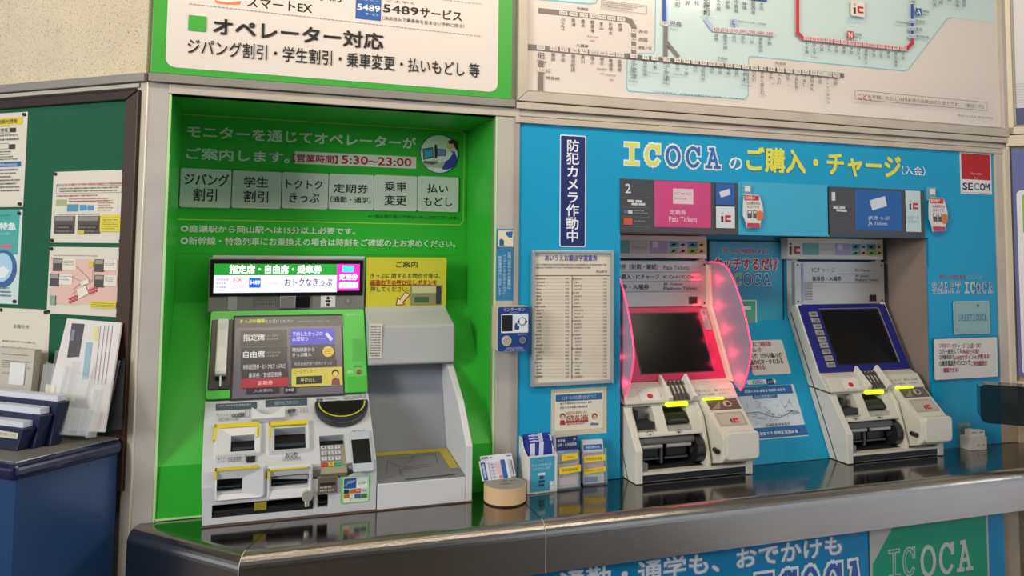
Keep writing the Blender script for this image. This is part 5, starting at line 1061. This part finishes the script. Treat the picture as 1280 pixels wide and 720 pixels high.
for (s, a, b2, c, d) in (('お一人様一部', -.035, .006, .03, .018), ('ご自由に', -.02, -.022, .02, -.010), ('どうぞ', .025, .004, .05, .014)): pr.uvtext(s, a, b2, c, d, '#3a3836', .01)
pr.build(t, 'lettering')
for i, (lab, dx, dy, rot, w) in enumerate((('blue and pink striped card leaning at the front of the wooden drum', -.066, -.060, .10, .100), ('white card with a blue edge behind the striped card on the wooden drum', -.056, -.045, .0, .112))):
    fc = Frame((.778+dx, -.112+.03+i*.012, Z0+.058), (1, .1, 0), (-.16+rot*.0, .25, 1)); fc.V = fc.V; fc.V -= fc.U*(fc.V@fc.U)*0; fc.N = np.cross(fc.U, fc.V); fc.N /= np.linalg.norm(fc.N)
    hgt = .062+i*.012; t = thing('leaflet_card', lab, 'card', fc.p(w/2, 0, 0), 'cards in the wooden drum')
    bb = MB(); bb.box(fc, 0, 0, w, hgt, 0, .0008, mat('#dfe1e8', .4)); bb.build('sheet', t)
    pr = Print(fc.off(.0009)); q = lambda a, b2, c, d, col: pr.uvpoly([(a*w, b2*hgt), (c*w, b2*hgt), (c*w, d*hgt), (a*w, d*hgt)], col)
    if i == 0:
        q(.05, .02, .20, .92, '#2a5fa8'); q(.74, .02, .9, .96, '#2a5fa8'); q(.30, .05, .34, .9, '#c9a5bd'); q(.42, .05, .44, .9, '#9fb0d6'); q(.56, .3, .70, .9, '#e3bcc8'); q(.6, .05, .72, .2, '#e07a8a'); pr.uvtext('お願い', .08*w, .1*hgt, .17*w, .85*hgt, '#cfdcf0', .01)
        for k in range(5): q(.36+.001*k, .12+k*.16, .52, .16+k*.16, '#a3a9bd')
    else: q(.04, .88, .24, .93, '#3a4a7a'); q(.3, .88, .36, .92, '#7a86a8'); q(.8, .88, .97, .92, '#5a6a98'); q(.93, .1, .95, .7, '#2a5fa8')
    pr.build(t, 'print')

def stand_frame(x0, y0, x1, y1, lean=.0, z=Z0+.0006):
    U_ = np.array([x1-x0, y1-y0, 0.]); f_ = Frame((x0, y0, z), U_, Z)
    f_.V = np.array([0, 0, 1.])-f_.N*lean; f_.V /= np.linalg.norm(f_.V); f_.N = np.cross(f_.U, f_.V); return f_
# white leaflet box with a clear back sheet
f1 = stand_frame(.866, -.078, .972, -.072); w1 = .108
t = on_top('leaflet_holder', 'white leaflet box with a blue front label and a tall clear back sheet', 'leaflet holder', .92, -.04, 'leaflet holders on the counter')
LW = mat('#d9dcdc', .4); bb = MB(); bb.box(f1, 0, 0, w1, .122, -.003, 0, LW); bb.build('front', t, bevel=.0008)
bb = MB()
for u in (0, w1-.003): bb.prism([f1.p(u, 0, -.075), f1.p(u, 0, -.003), f1.p(u, .122, -.003), f1.p(u, .128, -.022), f1.p(u, .145, -.04), f1.p(u, .172, -.052), f1.p(u, .172, -.075)], [f1.p(u+.003, 0, -.075), f1.p(u+.003, 0, -.003), f1.p(u+.003, .122, -.003), f1.p(u+.003, .128, -.022), f1.p(u+.003, .145, -.04), f1.p(u+.003, .172, -.052), f1.p(u+.003, .172, -.075)], LW)
bb.build('side_wall', t)
bb = MB(); bb.box(f1, 0, 0, w1, .003, -.075, -.003, LW); bb.build('bottom', t)
bb = MB(); bb.box(f1, -.002, 0, w1-.002, .222, -.079, -.076, mat('#7ccbe0', .1, alpha=.35)); bb.build('clear_back_sheet', t)
pr = Print(f1); L_ = '#3f9fc0'; pr.uvpoly([(.010, .006), (.098, .006), (.098, .117), (.010, .117)], L_)
pr.uvpoly([(.040, .100), (.060, .100), (.060, .112), (.040, .112)], '#2a86b0'); pr.uvtext('ICOCA', .043, .103, .057, .108, '#dfeef2', .02)
pr.uvtext('もっとICが使える', .016, .088, .088, .096, '#cfe6ee', .005); pr.uvtext('このアイコン目印', .018, .076, .082, .084, '#cfe6ee', .005)
for a, b2, c, d, col in ((.038, .058, .064, .066, '#d6e4ea'), (.044, .046, .058, .056, '#2b4a5e'), (.040, .034, .062, .042, '#22384a'), (.040, .022, .060, .030, '#2b4a5e'), (.080, .022, .094, .036, '#cfe2ea'), (.080, .007, .097, .020, '#d9e6ea')): pr.uvpoly(rrect(a, b2, c, d, .001), col)
pr.build(t, 'label')
for i in range(5):
    fb = stand_frame(.872+i*.0015, -.058+i*.009, .975, -.052+i*.009, .12); col = '#1d2f96' if i % 2 == 0 else '#22389c'
    tt = thing('leaflet', ('foremost', 'second', 'middle', 'fourth', 'rearmost')[i]+' of five blue striped leaflets in the white leaflet box', 'leaflet', fb.p(.05, .0, 0), 'leaflets in the white box'); fb = fb.off(0)
    bb = MB(); bb.box(fb, .0, .004, .098, .158+i*.007, -.004, 0, mat(col, .35)); bb.build('sheet', tt)
    pr = Print(fb); h0 = .158+i*.007; pr.uvpoly([(.012, .08), (.032, .08), (.036, h0-.004), (.018, h0-.004)], '#d5d8ea'); pr.uvpoly([(.045, .08), (.062, .08), (.068, h0), (.052, h0)], '#d5d8ea'); pr.uvpoly([(.036, h0-.012), (.06, h0-.012), (.06, h0-.006), (.03, h0-.002)], '#c3cae6') if i else None
    pr.build(tt, 'print')
# two clear holders
ACR = mat('#c9d0d4', .08, alpha=.14, spec=.8)
def clear_holder(x0, y0, x1, y1, h, hf, label):
    f_ = stand_frame(x0, y0, x1, y1, .08); w = math.hypot(x1-x0, y1-y0)
    t = on_top('leaflet_holder', label, 'leaflet holder', (x0+x1)/2, (y0+y1)/2+.03, 'leaflet holders on the counter')
    bb = MB(); bb.box(f_, 0, 0, w, hf, .000, .0018, ACR); bb.build('clear_front', t)
    bb = MB(); bb.box(f_, 0, 0, w, h, -.036, -.034, ACR); bb.build('clear_back', t)
    bb = MB(); bb.box(f_, 0, 0, .0018, hf, -.034, 0, ACR); bb.box(f_, w-.0018, 0, w, hf, -.034, 0, ACR); bb.build('clear_side', t)
    bb = MB(); bb.box(f_, -.001, .0, w+.001, .006, -.036, .003, mat('#5a5f66', .2, alpha=.7)); bb.build('clear_base', t); return t, f_, w
t, f2_, w2 = clear_holder(.975, -.070, 1.060, -.066, .176, .125, 'clear leaflet holder with a navy-topped timetable, middle of the three holders')
tt = thing('leaflet', 'navy-topped timetable leaflet in the middle clear holder', 'leaflet', f2_.p(.04, .01, -.02))
bb = MB(); bb.box(f2_, .003, .006, w2-.003, .172, -.028, -.006, mat('#a9adb4', .4)); bb.build('booklet', tt); pr = Print(f2_.off(-.006))
pr.uvpoly([(.003, .128), (w2-.003, .128), (w2-.003, .172), (.003, .172)], '#15225e'); pr.uvtext('東海道', .008, .155, .036, .164, '#e0e4f0', .03); pr.uvtext('山陽・九州新幹線', .008, .140, .078, .151, '#e0e4f0', .03); pr.uvtext('JR', .066, .157, .077, .166, '#e0e4f0', .03)
pr.uvpoly([(.006, .118), (w2-.006, .118), (w2-.006, .127), (.006, .127)], '#4a78b0'); pr.uvtext('時刻表', .009, .1195, .030, .1255, '#e0e4f0', .02); pr.greek(0, 0, 1, 1, 1, '#fff') if False else None
pr.uvpoly([(.01, .085), (.07, .085), (.075, .09), (.01, .09)], '#5a5f6a'); pr.uvpoly([(.01, .015), (.075, .015), (.075, .04), (.01, .04)], '#c9b6bd'); pr.build(tt, 'lettering')
pr = Print(f2_.off(.002)); pr.uvpoly([(.018, .095), (.078, .097), (.078, .117), (.018, .115)], '#e8cc1e'); pr.uvtext('ご自由に', .028, .102, .068, .110, '#6a5a10'); pr.uvpoly([(.008, .052), (.088, .056), (.088, .078), (.008, .074)], '#e8cc1e'); pr.uvtext('東海道新幹線', .018, .060, .076, .070, '#4a4010', .02); pr.build(t, 'yellow_sticker')
t, f3_, w3 = clear_holder(1.080, -.046, 1.168, -.050, .130, .120, 'clear leaflet holder with a white leaflet, rightmost of the three holders')
tt = thing('leaflet', 'white leaflet with a blue title bar in the rightmost clear holder', 'leaflet', f3_.p(.04, .01, -.02))
bb = MB(); bb.box(f3_, .003, .006, w3-.010, .148, -.028, -.006, mat('#cfd2d4', .4)); bb.build('booklet', tt); pr = Print(f3_.off(-.006))
pr.uvpoly([(.006, .116), (w3-.014, .116), (w3-.014, .134), (.006, .134)], '#2f62a8'); pr.uvtext('新幹線時刻表', .014, .121, .066, .129, '#dfe6f0', .02); pr.uvpoly([(.006, .100), (w3-.014, .100), (w3-.014, .108), (.006, .108)], '#b5808a')
pr.uvpoly([(.006, .056), (w3-.014, .056), (w3-.014, .072), (.006, .072)], '#c99aa0'); pr.uvpoly([(.006, .010), (.055, .010), (.055, .028), (.006, .028)], '#3a5f8f'); pr.uvpoly([(.058, .010), (.072, .010), (.072, .028), (.058, .028)], '#a9b6bd'); pr.build(tt, 'lettering')
pr = Print(f3_.off(.002)); pr.uvpoly([(.004, .076), (.082, .080), (.082, .100), (.004, .096)], '#e8cc1e'); pr.uvtext('時刻表在来線', .012, .083, .070, .093, '#4a4010', .02); pr.uvpoly([(.004, .040), (.082, .044), (.082, .060), (.004, .056)], '#e8cc1e'); pr.uvtext('2020.3.14改正', .010, .045, .076, .055, '#6a5a20', .01); pr.build(t, 'yellow_sticker')
# small white box of cards at the right
f4 = stand_frame(2.790, -.060, 2.872, -.064)
t = on_top('card_box', 'small white box of cards in a clear holder at the right end of the counter', 'box', 2.83, -.03)
WB = mat('#cfc8bc', .5); bb = MB(); bb.box(f4, 0, 0, .086, .052, -.05, 0, WB); bb.build('box', t, bevel=.001)
bb = MB(); bb.box(f4, -.004, 0, .060, .100, -.056, -.053, mat('#8fb0b5', .1, alpha=.4)); bb.build('clear_back', t)
for i, (u0, u1, tl) in enumerate(((.010, .044, .10), (.048, .082, .0))):
    tt = thing('card_stack', ('tilted' if i == 0 else 'upright')+' stack of white cards in the small white box', 'card', f4.p((u0+u1)/2, .03, -.025), 'cards in the small white box')
    bb = MB(); bb.box(f4, u0, .0525, u1, .080-.004*i, -.035, -.006, mat('#dcd8d0', .5)); bb.build('stack', tt); pr = Print(f4.off(-.006)); pr.uvpoly([(u0+.006, .066), (u1-.008, .069), (u1-.008, .073), (u0+.006, .070)], '#6a6864'); pr.build(tt, 'print')
pr = Print(f4); [pr.uvpoly([(a, .015), (a+.010, .015), (a+.010, .022), (a, .022)], '#9a958c') for a in (.036, .064)]; pr.build(t, 'print')
# smoked plastic guard on the right wall
fg = Frame((2.735, -.16, .888), FR.U, Z); SMK = mat('#16282e', .10, alpha=.76, spec=.6)
t = thing('smoked_guard', 'dark smoked plastic rounded guard at the right end of the counter', 'guard', fg.p(.4, 0, 0))
bb = MB(); bb.ext(fg, rrect(0, 0, 1.0, .150, .022, 6), -.004, 0, SMK); bb.build('front', t)
bb = MB(); bb.box(fg, .02, .144, 1.0, .148, -.10, -.004, mat('#6a5f5a', .12, alpha=.7, spec=.8)); bb.build('top', t)  # lighter colour than the rest, painting in the highlight along the top
bb = MB(); bb.box(fg, 0.001, .02, .005, .14, -.10, -.004, SMK); bb.build('end', t)

# ------------------------------------------------------------------ notice board on the left wall
def onZ(x, y, z):
    d = FW*F_PX + RT*(x-640) + UP*(PPY-y); return CAM+d*(z-CAM[2])/d[2]
def uo(x, y, z=.995):
    q = onZ(x, y, z)-FL.O; return float(q@FL.U), float(q@FL.N)
t = thing('notice_board', 'green felt notice board in a dark brown wooden frame on the left wall', 'notice board', FL.p(-.8, .85, 0))
ur, ui = FL.uv(177.5, 130)[0], FL.uv(161.5, 130)[0]; vt, vi = FL.uv(170, 113.5)[1], FL.uv(150, 126.5)[1]; vb = FL.uv(150, 612)[1]
BR_SHADE = mat('#2a160d', .42, noise=.25, nscale=14, stretch=(1, 1, .12)); BR2 = mat('#38200f', .42, noise=.25, nscale=14, stretch=(1, 1, .12)); ul = -1.5  # first brown is darkened to paint in the shadow on the top bar
FN = -.013
for q, m_ in ((((ul, vt), (ur, vt), (ui, vi), (ul, vi)), BR_SHADE), (((ur, vt-.002), (ur, vb), (ui, vb), (ui, vi-.002)), BR2), (((ul, vb), (ui-.001, vb), (ui-.001, vb+.045), (ul, vb+.045)), BR_SHADE)):
    bb = MB(); bb.ext(FL, list(q), FN, .016, m_); bb.build('frame_bar', t, bevel=.003)
bb = MB(); bb.box(FL, ul, vb+.04, ui+.002, vi+.002, FN, .002, mat('#08583e', .85, noise=.05, nscale=4, bump=.3, bscale=300)); bb.build('felt', t)
fl2 = FL.off(.0035)
def paper(label, a, b_, col='#d8d2c4', name='notice_sheet', pins=((.03, .97), (.97, .97), (.03, .03), (.97, .03)), cat='notice', grp='sheets on the notice board'):
    t = panel_thing(name, label, cat, fl2, a, b_, -.001, .0006, mat(col, .5), part='sheet', group=grp)
    (u0, v0), (u1, v1) = fl2.uv(*a), fl2.uv(*b_); u0, u1 = min(u0, u1), max(u0, u1); v0, v1 = min(v0, v1), max(v0, v1)
    for pu, pv in pins:
        bb = MB(); c = fl2.p(u0+(u1-u0)*pu, v0+(v1-v0)*pv, .0005); bb.cyl(c, c+fl2.N*.006, .0055, mat('#241a16', .35), 12); bb.build('magnet', t)
    return t, Print(fl2.off(.0008))
t, pr = paper('white multilingual information sheet with a yellow heading at the top left of the notice board', (-22, 143.5), (29, 258.5), pins=((.94, .97), (.94, .03)))
IK = '#3a3632'; pr.rect(-18, 149, 28, 155.5, '#d9c62e'); pr.text('外国語観光情報', -12, 150.5, 22, 154, IK, .02); pr.greek(-16, 168, 24, 176, 2, IK, seed=1); pr.frame(-16, 159, 12, 166, .001, IK); pr.text('旅行情報', -8, 161, 10, 165, IK, .02); pr.rect(13, 160, 20, 165, '#2a2a2c', .002); pr.frame(-16, 180.5, 11, 186, .001, IK); pr.rect(12, 180.5, 19, 186, '#2a2a2c', .002)
pr.greek(-16, 189, 25, 200, 4, IK, seed=2); pr.rect(-18, 203.5, 26, 208, '#2a5aa0'); pr.text('Tourist Information', -14, 204.5, 22, 207.3, '#cfd8ea'); pr.greek(-16, 211, 24, 240, 7, IK, seed=3); pr.build(t, 'lettering')
t, pr = paper('teal and white poster with a round blue picture on the notice board', (-26, 262.5), (22.5, 380.5), '#c4dad8', name='poster', pins=((.94, .96), (.94, .03)), cat='poster')
pr.rect(-25.5, 263, 22, 318, '#3fa59c'); pr.greek(-18, 268, 16, 274, 2, '#17403c', seed=4); pr.text('新型特急', -20, 278, 20, 288, '#d5e6e2', .05); pr.text('おトクにチケットレスの', -16, 290, 12, 294, '#d5e6e2'); pr.rect(2, 305.5, 15, 310.5, '#c8608a', .002)
pr.ell(4, 336, 17, '#2f5f96'); pr.ell(3, 334, 13, '#a8cbe0'); pr.poly([(-6, 340), (4, 332), (12, 338), (8, 346), (-3, 348)], '#dfe6ea'); pr.greek(-18, 352, 16, 372, 4, '#4a5a6a', seed=6); pr.build(t, 'lettering')
t, pr = paper('white sheet with two dark photos side by side and a yellow box', (67.5, 215), (155, 304))
RD = '#a8303a'; pr.greek(71, 228.5, 152, 231.5, 1, RD, seed=7, ragged=.05); pr.frame(70.5, 233, 152, 240.5, .0008, IK); pr.greek(74, 234, 149, 239.5, 2, IK, seed=8, ragged=.15); pr.greek(71, 243, 130, 246, 1, RD, seed=9); pr.greek(86, 247.5, 145, 252, 2, RD, seed=10)
pr.rect(70.5, 249.5, 83, 257, '#9fb07a'); pr.rect(84.5, 255.5, 98, 264, '#4a90a8'); pr.rect(100.5, 256, 108, 263, '#4a90c0'); pr.rect(110, 256.5, 117, 263, '#4a90c0'); pr.line([(88, 252), (119, 251)], .0015, RD); pr.greek(123, 249, 143, 264, 5, '#b87a3a', seed=11); pr.greek(71, 266.5, 134, 269, 1, IK, seed=12)
for x0_, x1_ in ((69, 93), (98.5, 125)): pr.rect(x0_, 270, x1_, 292, '#4b4542'); pr.rect(x0_+1, 270.6, x1_-1, 276, '#8b8580'); pr.rect(x0_+2, 281, x1_-2, 287, '#26201f'); pr.greek(x0_+2, 282, x1_-2, 291, 2, '#8a7f78', seed=int(x0_)); 
pr.rect(97.5, 288, 106, 292.5, '#c9b92e'); pr.rect(126.5, 268.5, 151.5, 289.5, '#d9cd2e'); pr.greek(129, 271, 149, 287, 6, '#4a4420', seed=13); pr.build(t, 'print')
t, pr = paper('pink tinted sheet with a map and four small photos', (62.5, 308.5), (151.5, 396.5))
pr.greek(67, 318, 122, 321, 1, RD, seed=14, ragged=.1); pr.rect(64.5, 323, 149, 382, '#dcb8ac')
for x0_, y0_ in ((67, 323), (63, 342), (119, 324), (119, 343.5)):
    pr.rect(x0_, y0_, x0_+11.5, y0_+16, '#4a4642'); pr.rect(x0_+1, y0_+1, x0_+10.5, y0_+6, '#9b9590'); pr.rect(x0_+12, y0_+.5, x0_+27.5, y0_+14, '#e3ddd2'); pr.greek(x0_+13, y0_+2, x0_+26, y0_+9, 3, IK, seed=int(x0_*y0_))
pr.rect(112, 327, 117, 334, '#d0c03a'); pr.line([(88, 345), (104, 352), (92, 362)], .0012, '#8a6a62'); pr.line([(96, 333), (114, 350)], .0012, '#a9857c'); pr.line([(117, 336), (117, 350), (90, 368)], .0012, '#8a6a62')
pr.poly([(97, 362), (108, 357), (112, 367), (100, 373)], '#e3ddd2'); pr.poly([(101, 352), (111, 349), (113, 354), (103, 357)], '#e3ddd2')
for x0_, y0_ in ((87, 372), (112, 361)):
    for i in range(3):
        for j in range(2): pr.rect(x0_+i*3.6, y0_+j*4-i*1.6, x0_+2.8+i*3.6, y0_+3+j*4-i*1.6, '#c2405a'); pr.n -= pr.step
pr.rect(64, 369, 70, 381, '#7fa58c'); pr.rect(114, 376, 146, 386, '#d9cd2e'); pr.greek(116, 377.3, 144, 385, 3, '#4a4420', seed=15, ragged=.05); pr.greek(70, 379, 104, 381.5, 1, RD, seed=16); pr.build(t, 'print')
t, pr = paper('plain white notice with few lines behind the paper tray', (-10, 384), (57.5, 500), pins=((.17, .975), (.94, .975)))
pr.text('お知らせ', 17.5, 405, 36.5, 411.5, IK, .02); pr.text('高松駅では窓スタンプの設備には、', 3, 424.5, 45, 430, IK, .02); pr.text('終了いたしました。', 3, 432, 36, 436.5, IK, .02); pr.build(t, 'lettering')

# ------------------------------------------------------------------ side counter on the left
ZL = .995
uA, nA = uo(158.5, 547); uB, nB = uo(16, 581)
NV = mat('#141b40', .22, coat=.4); NVP = mat('#123a68', .42, noise=.05, nscale=3)
LC = thing('side_counter', 'navy counter with a grey worktop and rounded edge below the notice board', 'counter', FL.p(-.6, 0, .15))
FT = Frame(FL.O, FL.U, FL.N)           # top view frame: v = outward
FT.N = np.array([0, 0, 1.]) 
def topext(bb, P, z0, z1, m): 
    a = sum(P[i][0]*P[(i+1) % len(P)][1]-P[(i+1) % len(P)][0]*P[i][1] for i in range(len(P)))
    if a > 0: P = P[::-1]
    bb.prism([FL.O+FL.U*u+FL.N*n+np.array([0, 0, z0]) for u, n in P], [FL.O+FL.U*u+FL.N*n+np.array([0, 0, z1]) for u, n in P], m)
bb = MB(); topext(bb, [(-2.2, .018), (uA, .018), (uB, nB), (-2.2, nB)], ZL-.045, ZL-.002, NV); bb.build('edge_moulding', LC, bevel=.016, seg=4)
bb = MB(); s = .018; topext(bb, [(-2.2, .019), (uA-s, .019), (uB-s, nB-s*1.2), (-2.2, nB-s*1.2)], ZL-.004, ZL, mat('#8a8880', .16, coat=.5, noise=.08, nscale=5)); bb.build('worktop', LC)
bb = MB(); topext(bb, [(-2.2, .017), (uA-.022, .017), (uB-.018, nB-.025), (-2.2, nB-.025)], 0.0, ZL-.045, NVP); bb.build('cabinet', LC, bevel=.002)
# leaflet stand of clear plastic
Pb = uo(46, 540); Pc = uo(131, 545)
def lean(n0, tilt, z=ZL+.001):
    V = np.array([0, 0, 1.])-FL.N*tilt; return Frame(FL.O+FL.N*n0+np.array([0, 0, z]), FL.U, V)
l1 = lean(.105, .22); l2 = lean(.135, .12)
t = thing('magazine_stand', 'clear plastic magazine stand on the side counter in front of the notice board', 'stand', l1.p(-.2, 0, 0))
CLR = mat('#dfe6ea', .06, alpha=.12, spec=.9)
def quad(fr, P, n0, n1, m): bbx = MB(); bbx.ext(fr, [fr.uv(*p) for p in P], n0, n1, m); return bbx
quad(l1, [(45, 538), (123, 541), (143, 450), (62, 437)], -.022, -.020, CLR).build('clear_back', t)
quad(l2, [(44, 541), (113, 545), (129, 478), (58, 452)], -.001, .001, CLR).build('clear_front_pocket', t)
quad(l2, [(44, 541), (112, 545), (121, 512), (56, 503)], .010, .012, CLR).build('clear_lower_pocket', t)
for a, b2 in (((47, 541), (60, 455)), ((78, 542), (94, 452)), ((101, 543), (108, 512)), ((112, 547), (122, 487))):
    p, q = l2.uv(*a), l2.uv(*b2); bb = MB(); bb.ext(l2, [(p[0]-.002, p[1]), (p[0]+.002, p[1]), (q[0]+.002, q[1]), (q[0]-.002, q[1])], -.02, .012, mat('#e3e8ea', .08, alpha=.25, spec=.9)); bb.build('clear_rib', t)
quad(l1, [(113, 541), (143, 536), (147, 446), (140, 452), (130, 500)], -.028, -.026, mat('#2a2f33', .1, alpha=.35)).build('clear_side', t)
t = thing('leaflet', 'tall white leaflet with a dark photo leaning in the clear magazine stand', 'leaflet', l1.p(-.2, .01, -.01))
quad(l1, [(47, 536), (127, 540), (149, 403), (81, 397.5)], -.014, -.008, mat('#d6d2d0', .4)).build('sheet', t)
pr = Print(l1.off(-.008)); Q = lambda P, c: pr.poly(P, c)
Q([(84, 447), (90, 404), (106, 405), (99, 446)], '#4a464c'); Q([(88, 425), (90, 412), (94, 412), (92, 426)], '#7a8090'); Q([(103, 474), (108, 428), (116, 428), (110, 474)], '#8fb0bd'); Q([(117, 425), (119, 408), (124, 408), (122, 426)], '#d5d08a')
for i in range(4): pr.line([(126+i*5, 408), (118+i*4.6, 480)], .002, ('#b09aa5', '#c08a90', '#8a9aa0', '#c08a90')[i])
Q([(82, 530), (86, 492), (92, 493), (88, 530)], '#d3d86a'); Q([(50, 534), (58, 480), (70, 482), (63, 534)], '#e6d9c2'); pr.build(t, 'print')
# navy paper tray with paper
l3 = lean(.235, .0); l4 = lean(.17, .0)
t = thing('paper_tray', 'navy stepped paper tray on the side counter at the left edge', 'tray', l3.p(-.5, 0, 0))
TR = mat('#0e193f', .4)
def lbox(fr, a, b2, n0, n1, m, name, par, bev=.001):
    bb = MB(); bb.pbox(fr, a, b2, n0, n1, m); return bb.build(name, par, bevel=bev)
bx = l3.uv(22, 538)[0]; 
for i, (hh, dn) in enumerate(((.060, 0), (.090, -.035), (.120, -.07))):
    bb = MB(); bb.prism([l3.p(bx-.35, 0, dn), l3.p(bx-.35, 0, dn-.034), l3.p(bx-.35, hh, dn-.034), l3.p(bx-.35, hh, dn)], [l3.p(bx+i*.018, 0, dn), l3.p(bx+i*.018, 0, dn-.034), l3.p(bx+.028+i*.018, hh, dn-.034), l3.p(bx+.022+i*.018, hh, dn)], TR); bb.build('tray_step', t, bevel=.002)
pr = Print(l3); u0 = bx-.08; pr.uvpoly([(u0, .032), (bx+.002, .032), (bx+.004, .048), (u0, .050)], '#c9c8b0'); pr.uvtext('ご自由にお取りください', u0+.004, .037, bx-.004, .045, '#4a4a40'); pr.build(t, 'label')
for i, (dn, z0_, z1_) in enumerate(((-.008, .061, .076), (-.042, .091, .108), (-.078, .121, .136))):
    tt = thing('paper_pile', ('front', 'middle', 'rear')[i]+' pile of white slips lying in the navy paper tray', 'paper', l3.p(bx-.1, z0_, dn-.012), 'slips in the paper tray')
    bb = MB(); bb.box(l3, bx-.3, z0_, bx+.012+i*.018, z1_, dn-.026, dn+.002, mat('#cdd0dc', .5)); bb.build('slips', tt)
t = thing('booklet_stack', 'upright stack of grey printed booklets behind the navy paper tray', 'booklet', l4.p(-.62, .1, -.05))
f5 = lean(.085, .05); bb = MB(); (u0, v0), (u1, v1) = f5.uv(-20, 500), f5.uv(43.5, 437.5); bb.box(f5, u0, .02, u1, v1, -.022, 0, mat('#bdb7aa', .55)); bb.build('booklets', t)
pr = Print(f5); pr.greek(3, 441, 40, 446, 1, IK, seed=50); pr.greek(3, 449, 38, 462, 4, '#6a6660', seed=51); pr.greek(3, 464, 34, 470, 2, '#6a6660', seed=52); pr.build(t, 'print')
t = thing('white_slip', 'small white slip standing in front of the grey booklets', 'paper', f5.p(u1-.05, .08, .004)); bb = MB(); bb.pbox(f5, (12, 480), (33, 454.5), .001, .004, mat('#dcdcdc', .5)); bb.build('slip', t)
